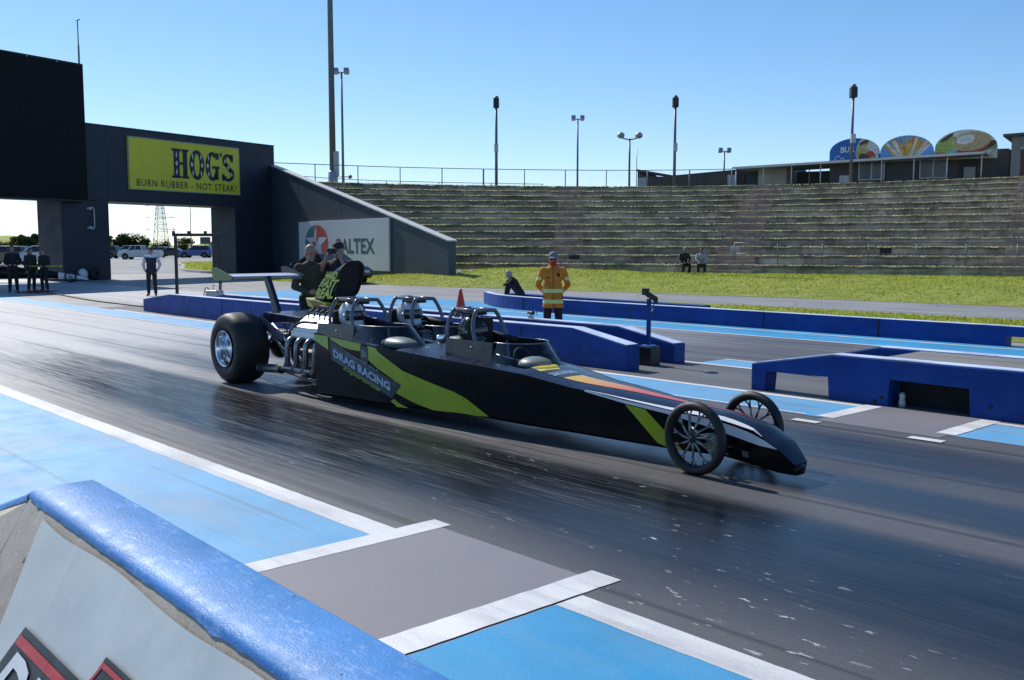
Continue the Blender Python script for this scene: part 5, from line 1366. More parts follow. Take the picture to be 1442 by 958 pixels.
# lettering on the flank, set just off the shell
def flank(mb, s, BL, BR, TL, bold, y0=None):
    vs, fs, _ = text_geo(s, bold, 0, 1.0); BL, BR, TL = Vector(BL), Vector(BR), Vector(TL); U, V = BR - BL, TL - BL
    q = [BL + U * a + V * b for a, b in vs]; mb.raw([(p.x - 1.3, y0 or -(.191 - .12 * max(0, p.y - 1.42)), p.y - 1.0) for p in q], fs)
M_LIMEY = mat('yellow_lime_print', (.52, .56, .05), .35, var=.2, vscale=12)
mb = MB(); flank(mb, 'HARD', (1.50, 1.425), (1.76, 1.425), (1.56, 1.52), .04); flank(mb, 'FAST', (1.36, 1.315), (1.74, 1.315), (1.48, 1.425), .04); flank(mb, 'REAL', (1.27, 1.175), (1.68, 1.185), (1.35, 1.305), .04)
part('scoop_lettering', mb, M_LIMEY, sp)
mb = MB(); mb.prism(L_([(1.00, -.17, 1.17), (1.22, -.18, 1.15), (1.52, -.185, 1.13), (1.50, -.185, 1.09), (1.26, -.18, 1.03), (1.06, -.17, 1.06)]), (0, .36, 0), .012); part('scoop_base', mb, M_LIMEY, sp)
mb = MB(); mb.face(L_([(1.12, -.196, 1.14), (1.28, -.196, 1.135), (1.48, -.196, 1.11), (1.27, -.196, 1.05)])); part('scoop_flash', mb, mat('rust_red_print', (.34, .10, .03), .4), sp)
# ------------------------------------------------------------------ people
M_SKIN = mat('skin', (.38, .20, .13), .5, var=.15, vscale=12); M_EYE = mat('dark_eye', (.02, .015, .012), .2); M_LIP = mat('lips', (.32, .12, .10), .5)
def flat(mb, d, o, lim):
    for v in mb.bm.verts:
        e = (v.co - o).dot(d) - lim
        if e > 0: v.co -= d * e
def person(label, loc, rz, pose='stand', H=1.75, top=(.02,.02,.022), legs=(.015,.016,.02), shoes=(.02,.02,.02), hair=(.06,.04,.03), hat=None, sleeves='long', top_mat=None, long_top=0.0, beard=None, mask=None, glasses=False, female=False, group=None, cat='person', helmet=None, vest=None, base=0.0):
    t = thing('person', label, cat, loc, rz, group); k = H / 1.75
    V = lambda x, y, z: Vector((x, y, z))
    J = dict(pel=V(0,0,.95), che=V(0,0,1.27), nk=V(-.01,0,1.45), hd=V(.02,0,1.63))
    for s, n in ((1,'l'), (-1,'r')):
        J[n+'hip'] = V(0, s*.095, .93); J[n+'kn'] = V(.03, s*.11, .51); J[n+'an'] = V(-.02, s*.125, .085); J[n+'to'] = V(.13, s*.15, .035)
        J[n+'sh'] = V(-.01, s*.19, 1.41); J[n+'el'] = V(-.03, s*.25, 1.12); J[n+'wr'] = V(.05, s*.25, .87); J[n+'hn'] = V(.07, s*.24, .78)
    def arm(n, el, wr, hn): J[n+'el'], J[n+'wr'], J[n+'hn'] = V(*el), V(*wr), V(*hn)
    if pose == 'back':
        for s, n in ((1,'l'), (-1,'r')): arm(n, (-.12, s*.29, 1.14), (-.15, s*.13, .95), (-.17, s*.05, .90))
    elif pose == 'pockets':
        for s, n in ((1,'l'), (-1,'r')): arm(n, (-.07, s*.30, 1.14), (.05, s*.23, .94), (.07, s*.19, .86))
    elif pose == 'photo':
        for s, n in ((1,'l'), (-1,'r')): arm(n, (.17, s*.27, 1.24), (.20, s*.11, 1.52), (.19, s*.07, 1.60))
    elif pose == 'crossed':
        arm('l', (.04, .27, 1.14), (.22, .03, 1.17), (.24, -.06, 1.19)); arm('r', (.04, -.27, 1.14), (.23, -.02, 1.22), (.22, .08, 1.23))
    elif pose == 'holding':
        for s, n in ((1,'l'), (-1,'r')): arm(n, (-.02, s*.26, 1.12), (.22, s*.14, 1.04), (.29, s*.10, 1.04))
    elif pose in ('sit', 'hunch', 'drive'):
        zs = {'sit': .52, 'hunch': .12, 'drive': .10}[pose]; dz = zs - .95
        for q in ('pel','che','nk','hd'): J[q] = J[q] + V(0, 0, dz)
        for n in 'lr':
            for q in ('hip','sh','el','wr','hn'): J[n+q] = J[n+q] + V(0, 0, dz)
        ln = {'sit': .20, 'hunch': .55, 'drive': -.18}[pose]
        for q in ('che','nk','hd','lsh','rsh'):
            h_ = J[q].z - zs; J[q] = V(J[q].x + h_ * math.sin(ln), J[q].y, zs + h_ * math.cos(ln))
        for s, n in ((1,'l'), (-1,'r')):
            if pose == 'sit':
                J[n+'kn'] = V(.43, s*.15, .50); J[n+'an'] = V(.40, s*.15, .085); J[n+'to'] = V(.55, s*.17, .035)
                J[n+'el'] = V(.17, s*.25, .78); J[n+'wr'] = V(.36, s*.13, .63); J[n+'hn'] = V(.43, s*.10, .60)
            elif pose == 'hunch':
                J[n+'kn'] = V(.36, s*.14, .50); J[n+'an'] = V(.45, s*.12, .085); J[n+'to'] = V(.60, s*.14, .04)
                J[n+'el'] = V(.30, s*.26, .45); J[n+'wr'] = V(.50, s*.12, .40); J[n+'hn'] = V(.54, s*.06, .38)
            else:
                J[n+'kn'] = V(.42, s*.13, .25); J[n+'an'] = V(.75, s*.10, .12); J[n+'to'] = V(.82, s*.10, .24)
                J[n+'el'] = V(.08, s*.22, .35); J[n+'wr'] = V(.32, s*.12, .40); J[n+'hn'] = V(.38, s*.10, .42)
    for q in J: J[q] = J[q] * k + V(0, 0, base)
    up = (J['hd'] - J['nk']).normalized(); fwd = V(1, 0, 0); fwd = (fwd - up * fwd.dot(up)).normalized(); lat = up.cross(fwd)
    Mh = Matrix((fwd, lat, up)).transposed(); hd = J['hd']
    hp = lambda x, y, z: hd + (fwd * x + lat * y + up * z) * k
    ax = (J['nk'] - J['pel']).normalized(); tf = (V(1,0,0) - ax * ax.x).normalized(); Mt = Matrix((tf, ax.cross(tf), ax)).transposed()
    sw = .93 if female else 1.0
    def torso(mb, g, low=0.0):
        mb.ball(J['che'] + ax * .03 * k, ((.115+g)*k, (.165+g)*k*sw, .21*k+g), 14, 10, Mt); mb.ball(J['pel'].lerp(J['che'], .5), ((.11+g)*k, (.145+g)*k, .20*k+g), 14, 10, Mt)
        mb.ball(J['pel'], ((.115+g)*k, (.155+g)*k, .13*k+g), 14, 10, Mt)
        for n in 'lr': mb.cap(J[n+'sh'], J['che'] + ax * .08 * k, (.055+g)*k, (.10+g)*k)
        mb.cap(J['che'] + ax * .12 * k, J['nk'] + ax * -.02, (.09+g)*k, (.06+g*.7)*k)
    mb = MB(); torso(mb, 0)
    mb.cap(J['nk'] - ax * .05, hp(-.01, 0, -.06), .058*k, .055*k)
    mb.ball(hp(-.005, 0, .025), (.098*k, .077*k, .105*k), 16, 12, Mh); mb.ball(hp(.025, 0, -.055), (.068*k, .058*k, .065*k), 12, 8, Mh)
    mb.cap(hp(.088, 0, .012), hp(.112, 0, -.025), .012*k, .017*k); mb.ball(hp(.082, 0, .03), (.018*k, .055*k, .012*k), 8, 6, Mh); mb.ball(hp(.078, 0, -.095), (.022*k, .028*k, .018*k), 8, 6, Mh)
    for s in (-1, 1): mb.ball(hp(-.005, s*.080, -.01), (.022*k, .012*k, .032*k), 8, 6, Mh)
    for s, n in ((1,'l'), (-1,'r')):
        mb.cap(J[n+'sh'], J[n+'el'], .052*k, .040*k); mb.cap(J[n+'el'], J[n+'wr'], .041*k, .028*k)
        d = (J[n+'hn'] - J[n+'wr']).normalized(); sd_ = d.cross(V(0, s, .2)).normalized(); pn = d.cross(sd_)
        pc = J[n+'wr'] + d * .055 * k; mb.ball(pc, (.042*k, .038*k, .018*k), 10, 6, Matrix((d, sd_, pn)).transposed()); mb.cap(J[n+'wr'], pc, .026*k, .026*k)
        for i, (o_, L) in enumerate(((-.027, .06), (-.009, .072), (.010, .068), (.027, .052))):
            b0 = pc + (d * .035 + sd_ * o_) * k; b1 = b0 + (d * L * .55 + pn * .008) * k; b2 = b1 + (d * L * .4 + pn * .025) * k
            mb.cap(b0, b1, .0098*k, .009*k); mb.cap(b1, b2, .009*k, .008*k)
        mb.cap(pc - (sd_ * .03 + d * .01) * k, pc + (d * .035 - sd_ * .052 + pn * .01) * k, .0125*k, .009*k)
        mb.cap(J[n+'hip'], J[n+'kn'], .085*k, .056*k); mb.cap(J[n+'kn'], J[n+'an'], .056*k, .036*k); mb.cap(J[n+'an'], J[n+'to'], .036*k, .03*k)
    body = link('body', remesh(mb, 'body', M_SKIN, .011), t)
    mb = MB()
    for s in (-1, 1): mb.ball(hp(.080, s*.032, .012), .0125*k, 8, 6)
    part('eyes', mb, M_EYE, t); mb = MB(); mb.ball(hp(.090, 0, -.062), (.008*k, .026*k, .008*k), 8, 5, Mh); part('mouth', mb, M_LIP, t)
    # clothes
    mb = MB(); torso(mb, .022)
    if long_top:
            e0 = len(mb.bm.verts); mb.lathe([(0, .70), (.155, .70), (.150, .95), (.14, 1.15), (0, 1.15)], (0, 0, 0), 'Z', 20)
            for v in list(mb.bm.verts)[e0:]: v.co = Vector((v.co.x * 1.0, v.co.y * 1.28, v.co.z)) * k + Vector((0, 0, base))
    for n in 'lr':
        if sleeves == 'long': mb.cap(J[n+'sh'], J[n+'el'], .072*k, .058*k); mb.cap(J[n+'el'], J[n+'wr'], .058*k, .042*k)
        else: mb.cap(J[n+'sh'], J[n+'sh'].lerp(J[n+'el'], .62), .072*k, .062*k)
    tm = top_mat or mat('cloth_%d_%d_%d' % tuple(int(c * 1000) for c in top), top, .85, var=.3, vscale=6, bump=.25, bscale=9)
    link('jacket' if sleeves == 'long' else 'shirt', remesh(mb, 'top', tm, .016), t)
    mb = MB(); mb.ball(J['pel'] - ax * .02, (.138*k, .178*k, .13*k), 14, 8, Mt)
    for n in 'lr': mb.cap(J[n+'hip'], J[n+'kn'], .104*k, .076*k); mb.cap(J[n+'kn'], J[n+'an'].lerp(J[n+'kn'], .08), .076*k, .060*k)
    link('trousers', remesh(mb, 'trousers', mat('cloth_%d_%d_%d' % tuple(int(c * 1000) for c in legs), legs, .85, var=.3, vscale=6, bump=.25, bscale=9), .016), t)
    for n in 'lr':
        mb = MB(); mb.cap(J[n+'an'], J[n+'an'] + V(0,0,.03), .05*k, .05*k); d = (J[n+'to'] - J[n+'an'])
        mb.cap(J[n+'an'] + V(-.03, 0, -.04)*k, J[n+'to'] + d.normalized() * .02, .042*k, .036*k); mb.cap(J[n+'an'], J[n+'to'], .05*k, .034*k)
        link('shoe', remesh(mb, 'shoe', mat('shoe_%d_%d' % (int(shoes[0]*1000), int(shoes[1]*1000)), shoes, .6), .012), t)
    if vest:
        mb = MB(); torso(mb, .032); [setattr(v.co, 'z', min(v.co.z, 1.40 * k + base)) for v in mb.bm.verts]
        vm = mat('cloth_vest', vest, .8); link('vest', remesh(mb, 'vest', vm, .018), t)
    if helmet:
        hb_ = MB(); hb_.ball(hp(-.01, 0, .02), (.178*k, .152*k, .176*k), 24, 16, Mh); hb_.ball(hp(.065, 0, -.09), (.118*k, .115*k, .085*k), 16, 10, Mh)
        hm = remesh(hb_, 'helmet', helmet, .012, 4); h = link('helmet', hm, t)
        mb = MB()
        for i in range(13):
            pass
        ring_ = [[hp(-.01 + .182 * math.cos(a) * math.cos(e), .156 * math.sin(a) * math.cos(e), .02 + .18 * math.sin(e)) for a in [R(-62 + 124 * i / 12) for i in range(13)]] for e in [R(-16 + 34 * j / 5) for j in range(6)]]
        vv = [[mb.bm.verts.new(p) for p in r_] for r_ in ring_]
        for a, b in zip(vv, vv[1:]):
            for i in range(12): f_ = mb.bm.faces.new([a[i], a[i+1], b[i+1], b[i]]); f_.smooth = True
        part('visor', mb, mat('smoked_visor', (.015, .02, .03), .08, coat=.5), h)
        mb = MB(); mb.tube(ring_[5], .006, 5); mb.tube(ring_[0], .006, 5); part('visor_trim', mb, M_BLK, h)
        mb = MB(); 
        for s in (-1, 1): mb.ball(hp(-.01 + .174 * math.cos(R(66)), s * .153 * math.sin(R(66)), .02), .02, 8, 6)
        part('visor_pivot', mb, M_BRUSH, h)
        return t
    if hair and not hat:
        mb = MB(); mb.ball(hp(-.018, 0, .045), (.100*k, .086*k, .100*k), 14, 10, Mh); mb.ball(hp(-.05, 0, -.0), (.075*k, .082*k, .095*k), 12, 8, Mh)
        if female: mb.ball(hp(-.06, 0, -.08), (.06*k, .085*k, .12*k), 12, 8, Mh)
        flat(mb, fwd, hd, .062 * k)
        link('hair', remesh(mb, 'hair', mat('hair_%d_%d' % (int(hair[0]*1000), int(hair[1]*1000)), hair, .6, var=.4, vscale=40), .010, 1), t)
    if hat:
        mb = MB(); mb.ball(hp(-.012, 0, .062), (.104*k, .088*k, .085*k), 16, 10, Mh)
        flat(mb, -up, hd, -.035 * k)
        mb.ball(hp(.105, 0, .048), (.085*k, .068*k, .012*k), 14, 6, Mh)
        link('cap', remesh(mb, 'cap', mat('cap_%d_%d_%d' % tuple(int(c * 1000) for c in hat), hat, .8), .009, 1), t)
        mb = MB(); mb.ball(hp(-.06, 0, .01), (.05*k, .074*k, .05*k), 10, 6, Mh); part('hair', mb, mat('hair_%d_%d' % (int(hair[0]*1000), int(hair[1]*1000)), hair, .6, var=.4, vscale=40), t)
    if mask:
        mb = MB(); mb.ball(hp(.03, 0, -.058), (.088*k, .070*k, .062*k), 14, 10, Mh); mb.cap(hp(.0, 0, -.10), J['nk'] - ax * .01, .068*k, .078*k)
        link('neck_gaiter', remesh(mb, 'gaiter', mat('gaiter_red', mask, .8), .012, 2), t)
    if glasses:
        mb = MB()
        for s in (-1, 1): mb.ball(hp(.094, s*.034, .014), (.008*k, .030*k, .020*k), 10, 6, Mh); mb.tube([hp(.09, s*.06, .018), hp(0, s*.082, .012)], .004, 5)
        mb.tube([hp(.1, -.03, .016), hp(.1, .03, .016)], .004, 5); part('sunglasses', mb, mat('black_lens', (.01, .012, .016), .08), t)
    return t
def face_to(x, y, tx=0.0, ty=0.0): return math.atan2(ty - y, tx - x)

def m_fire():
    m, nt, b, out = new_mat('orange_turnout_cloth'); N_ = NB(nt); p = N_.coord(); x, y, z = N_.sep(p)
    c = N_.mix(1.0, (.64, .22, .02), N_.ramp(N_.noise(p, 7, 5), [(.3, .72), (.7, 1.15)]), 'MULTIPLY')
    band = lambda lo, hi: N_.math('MULTIPLY', N_.math('GREATER_THAN', z, lo), N_.math('LESS_THAN', z, hi))
    arm_ = N_.math('GREATER_THAN', N_.math('ABSOLUTE', y), .215)
    tor = N_.math('SUBTRACT', 1.0, arm_)
    b1_ = N_.math('MULTIPLY', N_.math('ADD', band(.965, 1.035), band(.765, .835), clamp=True), tor)
    b2_ = N_.math('MULTIPLY', band(1.19, 1.255), arm_)
    fb = N_.math('ADD', b1_, b2_, clamp=True)
    zip_ = N_.math('LESS_THAN', N_.math('ABSOLUTE', y), .012)
    c = N_.mix(N_.math('MULTIPLY', zip_, .6), c, (.12, .04, .01))
    pk = N_.math('MULTIPLY', band(1.23, 1.25), N_.math('MULTIPLY', N_.math('LESS_THAN', y, -.06), N_.math('GREATER_THAN', y, -.13)))
    dg = N_.math('MULTIPLY', band(1.26, 1.33), N_.math('MULTIPLY', N_.math('GREATER_THAN', y, .065), N_.math('LESS_THAN', y, .125)))
    c = N_.mix(N_.math('ADD', pk, dg, clamp=True), c, (.05, .015, .01))
    c = N_.mix(fb, c, (.62, .74, .28))
    N_.L.new(c, b.inputs[0]); b.inputs['Roughness'].default_value = .8
    N_.L.new(N_.bump(N_.noise(p, 9, 5, .6), .5, .03), b.inputs['Normal'])
    return m
x, y = -13.0, 12.86
fo = person('person standing in an orange reflective jacket, grey cap and red face covering', (x, y, 0.004), face_to(x, y, .6, 0), 'back', 1.70, hat=(.17, .18, .20), mask=(.42, .03, .03), glasses=True, top_mat=m_fire(), long_top=.20, legs=(.012, .014, .03))
x, y = -14.1, 8.38
p1 = person('bald person in a dark jacket with hands together, left of the photographer', (x, y, .004), face_to(x, y, 0, 1) + R(22), 'holding', 1.83, hair=(.30, .22, .17), top=(.045, .042, .022), legs=(.010, .010, .012))
x, y = -13.95, 8.83
p2 = person('person in black with a black cap raising a camera to the face', (x, y, .004), face_to(x, y, -1, 0) - R(22), 'photo', 1.88, hat=(.012, .012, .014), top=(.022, .02, .026), legs=(.010, .010, .012), sleeves='short')
q = thing('camera', 'black camera held up to the eye by the person in a black cap', 'camera', p2.location + Vector((math.cos(p2.rotation_euler.z) * .235, math.sin(p2.rotation_euler.z) * .235, 1.75)), p2.rotation_euler.z)
mb = MB(); mb.box((-.03, -.065, -.045), (.03, .065, .045), .012); part('camera_body', mb, M_BLK, q); mb = MB(); mb.lathe([(.035, .03), (.04, .05), (.04, .13), (.034, .13)], (0, 0, 0), 'X', 14); mb.lathe([(.0, .125), (.034, .125)], (0, 0, 0), 'X', 14); part('lens', mb, M_BLK, q)
x, y = -22.2, 20.55
person('person in a black coat sitting hunched on the far blue wall, seen side-on', (x, y, .25), R(215), 'hunch', 1.7, hair=(.32, .30, .28), top=(.012, .012, .014), legs=(.02, .022, .05), shoes=(.35, .35, .35))
x, y = -35.2, 14.36
person('person in white sleeves and a navy tabard beside the black frame', (x, y, .01), R(-42.3 + 180 + 190), 'pockets', 1.74, hat=(.05, .04, .035), top=(.58, .58, .66), legs=(.012, .012, .018), vest=(.014, .016, .035))
x, y = -28.35, 37.0
person('person in black with white shoes sitting on the terrace, left of the pair', (x - .25, y - .15, .46), R(-42 + 8), 'sit', 1.72, hair=(.28, .25, .22), top=(.018, .02, .022), legs=(.012, .012, .016), shoes=(.6, .6, .6), base=-.02)
person('person in a pale cardigan sitting on the terrace, right of the pair', (x + .42, y + .28, .46), R(-42 - 8), 'sit', 1.68, hair=(.02, .016, .014), female=True, top=(.36, .35, .37), legs=(.014, .018, .035), shoes=(.03, .03, .03), base=-.02)
person('person all in black standing at the far left with arms folded', (-41.5, 11.45, .004), face_to(-41.5, 11.4), 'holding', 1.80, hair=(.05, .04, .03), top=(.010, .010, .012), legs=(.010, .010, .013))
person('person in black and red shoes standing on the dark mat, nearer the pillar', (-41.0, 12.45, .02), R(-60), 'holding', 1.66, hair=(.10, .07, .05), top=(.014, .014, .016), legs=(.012, .012, .015), shoes=(.45, .02, .03))
person('person in dark green and red shoes standing on the dark mat, left of the other', (-41.3, 12.05, .02), R(20), 'stand', 1.70, hair=(.03, .025, .02), top=(.020, .024, .018), legs=(.012, .012, .015), shoes=(.45, .02, .03), female=True)
M_HW = mat('white_helmet_shell', (.66, .68, .70), .22, var=.06, coat=.4); M_HB = mat('black_helmet_shell', (.012, .014, .016), .15, var=.2, coat=.6)
def seat(label, x, y, z, hm): return person(label, (-12.2 + x, 6.745 + y, z), 0, 'drive', 1.72, top=(.012, .012, .014), legs=(.012, .012, .014), helmet=hm)
seat('driver in a white helmet in the near rear seat of the dragster', 2.42, -.325, .245, M_HW)
seat('passenger in a white helmet in the far rear seat of the dragster', 2.68, .33, .245, M_HW)
seat('passenger in a black helmet in the front seat of the dragster', 4.30, -.02, .16, M_HB)
# ------------------------------------------------------------------ trackside gear
t = thing('sensor_post', 'blue post carrying a tilted black sensor head, standing on a black box', 'sensor post', (-9.75, 11.72, .004))
mb = MB(); mb.box((-.14, -.12, 0), (.14, .12, .29), .008); part('base_box', mb, M_BLK, t)
mb = MB(); mb.box((-.10, -.09, .291), (.10, .09, .305)); part('base_plate', mb, M_BARL, t)
mb = MB(); mb.box((-.025, -.025, .305), (.025, .025, 1.02)); part('post', mb, M_BAR, t)
ca, sa = math.cos(HEAD), math.sin(HEAD); rx = Vector((sa, ca, 0)); ry = Vector((-ca, sa, 0))
mb = MB(); mb.obox(rx * .03 + Vector((0, 0, 1.06)), rx * .075 + Vector((0, 0, -.045)), ry * .04, Vector((0, 0, .035)) + rx * .02); mb.tube([rx * .06 + Vector((0, 0, 1.04)), rx * .10 + Vector((0, 0, .98)), rx * .07 + Vector((0, 0, .92))], .008, 6); mb.obox(rx * .10 + Vector((0, 0, 1.00)), rx * .03, ry * .05, Vector((0, 0, .04))); part('sensor_head', mb, M_ENG, t)
mb = MB(); mb.obox(rx * -.055 + Vector((0, 0, 1.13)), rx * .055, ry * .035, Vector((0, 0, .05))); part('hood', mb, M_BLK, t)
mb = MB(); mb.tube(smooth([rx * .02 + Vector((0, 0, .9)), rx * .06 + Vector((0, 0, .86)), rx * .03 + Vector((0, 0, .82))], 4), .012, 6); part('clip', mb, M_STEEL, t)
def m_cone():
    return mat('orange_cone_plastic', (.62, .05, .02), .5, var=.12)
t = thing('traffic_cone', 'orange-red traffic cone with a black base on the second blue barrier', 'cone', (-14.95, 12.24, .528))
mb = MB(); mb.lathe([(.115, .02), (.085, .16), (.03, .43), (.026, .46), (.0, .462)], (0, 0, 0), 'Z', 24); part('cone_body', mb, m_cone(), t)
mb = MB(); mb.box((-.16, -.13, 0), (.16, .13, .025), .008); part('cone_base', mb, M_BLK, t)
# gadgets clamped on the barrier tops
def gadget(label, x, y, z, c):
    t = thing('timing_sensor', label, 'sensor', (x, y, z))
    mb = MB(); mb.box((-.05, -.035, 0), (.05, .035, .05), .01); part('clamp', mb, M_STEEL if c else M_BLK, t)
    mb = MB(); mb.lathe([(.0, -.07), (.028, -.07), (.03, .03), (.036, .07), (.0, .07)], (0, 0, .10), 'X', 12); mb.tube([(0, 0, .05), (.0, 0, .13)], .014, 6); part('barrel', mb, M_BLK, t)
    mb = MB(); mb.tube(smooth([(.05, 0, .10), (.10, .02, .14), (.13, .04, .06)], 4), .007, 5); part('lead', mb, M_BLK, t)
gadget('small grey timing sensor clamped on the first barrier in front of the orange jacket', -12.9, 12.2, .525, 1)
gadget('small black timing sensor on the barrier beside the orange cone', -14.3, 12.22, .525, 0)
gadget('small black camera on the barrier behind the front roll cage', -13.55, 11.0, .565, 0)
# black gantry frame
t = thing('gantry_frame', 'tall black steel goalpost frame standing beyond the blue barrier', 'frame', (-35.12, 16.1, .004), math.atan2(1.3, .95))
for x in (-.79, .79):
    mb = MB(); mb.box((x - .05, -.05, 0), (x + .05, .05, 2.16)); mb.box((x - .12, -.12, 0), (x + .12, .12, .02)); part('upright', mb, M_BLK, t)
mb = MB(); mb.box((-.90, -.055, 2.162), (.84, .055, 2.27), .008); part('crossbar', mb, M_BLK, t)
mb = MB()
for x in (-.85, -.3, .3): mb.box((x - .05, -.05, 2.271), (x + .05, .05, 2.36))
mb.tube([(-.83, 0, 2.36), (-.83, 0, 2.55)], .008, 5); part('clamp', mb, M_ENG, t)
t = thing('generator', 'small pale grey generator with a bent handle behind the barrier end', 'generator', (-29.3, 13.95, .004), .4)
mb = MB(); mb.box((-.22, -.18, .05), (.22, .18, .42), .03); part('casing', mb, M_STEEL, t)
mb = MB(); mb.tube(smooth([(-.2, 0, .42), (-.35, 0, .5), (-.45, 0, .2), (-.48, 0, .02)], 4), .02, 6); mb.tube(smooth([(-.15, .1, .42), (-.1, .1, .58), (.15, .1, .58), (.2, .1, .42)], 4), .015, 6); part('handle', mb, M_STEEL, t)
mb = MB(); mb.box((-.24, -.2, 0), (.24, .2, .05)); part('feet', mb, M_BLK, t)
mb = MB(); mb.tube([p for p in smooth([(-41.2, 12.3, .02), (-38.5, 12.1, .02), (-33.5, 11.6, .022), (-30, 11.55, .02), (-28.3, 11.5, .03), (-27.4, 11.2, .05)], 8)], .022, 6)
single('cable', mb, M_BLK, 'black cable snaking over the ground from the mat to the barrier end', 'cable')
mb = MB(); mb.box((-.9, -.5, 0), (.9, .5, .015), .004); m_ = single('mat', mb, mat('dark_red_mat', (.03, .012, .014), .9, var=.4), 'dark red mat on the ground under the people in red shoes', 'mat', (-41.2, 12.25, .004), -.7)
t = thing('drum', 'round white drum standing against the bridge pillar', 'drum', (-52.9, 17.95, .004))
mb = MB(); mb.ball((0, 0, .32), (.26, .26, .30), 16, 10); part('shell', mb, M_HW, t); mb = MB(); mb.lathe([(.2, 0), (.22, .02), (.2, .06), (.0, .06)], (0, 0, 0), 'Z', 16); part('foot', mb, M_BLK, t)
mb = MB(); mb.lathe([(.2 + .14 * math.cos(k * .5236), .14 * math.sin(k * .5236)) for k in range(12)], (0, 0, .34), 'X', 24, True); single('tyre', mb, M_TYRE, 'loose black tyre leaning against the pillar beside the white drum', 'tyre', (-52.9, 18.6, .0), .3)
mb = MB(); mb.lathe([(.0, 0), (.09, 0), (.10, .22), (.05, .30), (.05, .36), (0, .36)], (0, 0, 0), 'Z', 14); c_ = single('jerry_can', mb, M_STEEL, 'small grey can by the pillar, left of the white drum', 'can', (-52.75, 17.2, .004))
# yellow pole held level by the two people
mb = MB(); mb.tube([(0, 0, 0), (.9, .95, 0)], .022, 8); mb.tube([(.9, .95, 0), (1.0, 1.05, 0)], .03, 8); single('pole', mb, mat('yellow_pole', (.45, .42, .06), .5), 'yellow pole held level in front of the people at far left', 'pole', (-41.3, 11.85, 1.02))

# second dragster waiting in the bridge's shade
d2 = thing('dragster', 'black dragster with a white nose, parked in the shade by the left pillar', 'dragster', (-52.3, 14.1, 0), R(62))
def ctr(mb, P, n=12):
    rg = [[mb.bm.verts.new((x, w_ * math.cos(2*math.pi*k/n), z + h_ * math.sin(2*math.pi*k/n))) for k in range(n)] for x, w_, z, h_ in P]
    for a, b in zip(rg, rg[1:]):
        for k in range(n): f_ = mb.bm.faces.new([a[k], a[(k+1) % n], b[(k+1) % n], b[k]]); f_.smooth = True
    mb.bm.faces.new(rg[0]); mb.bm.faces.new(rg[-1][::-1])
mb = MB(); ctr(mb, [(-2.6, .3, .5, .3), (-1.5, .38, .52, .36), (-.2, .38, .52, .36), (.6, .34, .48, .30), (1.7, .26, .40, .22), (2.4, .20, .34, .17)]); part('body', mb, M_BODY, d2)
mb = MB(); ctr(mb, [(2.4, .201, .34, .171), (3.0, .15, .28, .12), (3.6, .07, .18, .07), (3.75, .02, .14, .03)]); part('nose', mb, M_WV, d2)
for s in (-1, 1):
    mb = MB(); mb.lathe([(.22, -.2), (.42, -.2), (.45, -.14), (.455, 0), (.45, .14), (.42, .2), (.22, .2)], (-2.5, s * .62, .455), 'Y', 28, True); part('rear_tyre', mb, M_TYRE, d2)
    mb = MB(); mb.lathe([(.0, s * .08), (.1, s * .06), (.215, s * .12), (.225, s * .205)], (-2.5, s * .62, .455), 'Y', 20); part('rear_rim', mb, M_ALU, d2)
    mb = MB(); mb.lathe([(.25 + .04 * math.cos(k * .7854), .045 * math.sin(k * .7854)) for k in range(8)], (3.0, s * .42, .29), 'Y', 28, True); part('front_tyre', mb, M_TYRE, d2)
    mb = MB()
    for k in range(9): a = 2*math.pi*k/9; mb.tube([(3.0, s * .42, .29), (3.0 + .23 * math.cos(a), s * .42, .29 + .23 * math.sin(a))], .011, 5)
    mb.tube([(3.0, 0, .29), (3.0, s * .44, .29)], .015, 6); part('front_rim', mb, M_HEAD, d2)
mb = MB()
for x in (-.9, -.45): mb.tube(smooth([(x, -.28, .7), (x, -.26, 1.0), (x, -.12, 1.18), (x, .12, 1.18), (x, .26, 1.0), (x, .28, .7)], 4), .024, 8)
part('roll_cage', mb, M_TUBE, d2)
mb = MB(); mb.box((-2.2, -.25, .8), (-1.4, .25, 1.1), .04); mb.box((-2.0, -.15, 1.1), (-1.6, .15, 1.35), .04); part('engine', mb, M_ENG, d2)

# ------------------------------------------------------------------ cars
M_GL = mat('car_glass', (.012, .015, .018), .06, coat=.3); M_LAMPW = mat('headlamp_lens', (.5, .52, .54), .1); M_LAMPR = mat('tail_lamp', (.30, .02, .02), .2)
def paint(nm, c, met=.2): return mat('car_paint_' + nm, c, .18, met, var=.05, coat=.5)
PROF = {
 'sedan': (4.7, 1.80, [(-2.35,.42),(-2.35,.86),(-2.22,.98),(-1.55,1.03),(1.0,.98),(2.05,.82),(2.33,.66),(2.35,.40)], [(-1.65,1.02),(-.95,1.42),(.15,1.45),(1.05,.97)]),
 'hatch': (4.1, 1.75, [(-2.05,.42),(-2.05,.92),(-1.95,1.04),(.9,1.00),(1.8,.84),(2.03,.66),(2.05,.40)], [(-1.95,1.03),(-1.55,1.50),(.1,1.54),(1.0,.99)]),
 'suv': (4.8, 1.88, [(-2.4,.50),(-2.4,1.02),(-2.3,1.14),(1.05,1.12),(2.1,1.00),(2.38,.84),(2.4,.48)], [(-2.28,1.13),(-1.95,1.72),(.2,1.76),(1.15,1.11)]),
 'ute': (5.3, 1.86, [(-2.65,.58),(-2.65,1.10),(-.55,1.10),(-.5,1.14),(1.35,1.12),(2.4,1.04),(2.62,.88),(2.65,.56)], [(-.62,1.13),(-.42,1.78),(.75,1.80),(1.45,1.11)])}
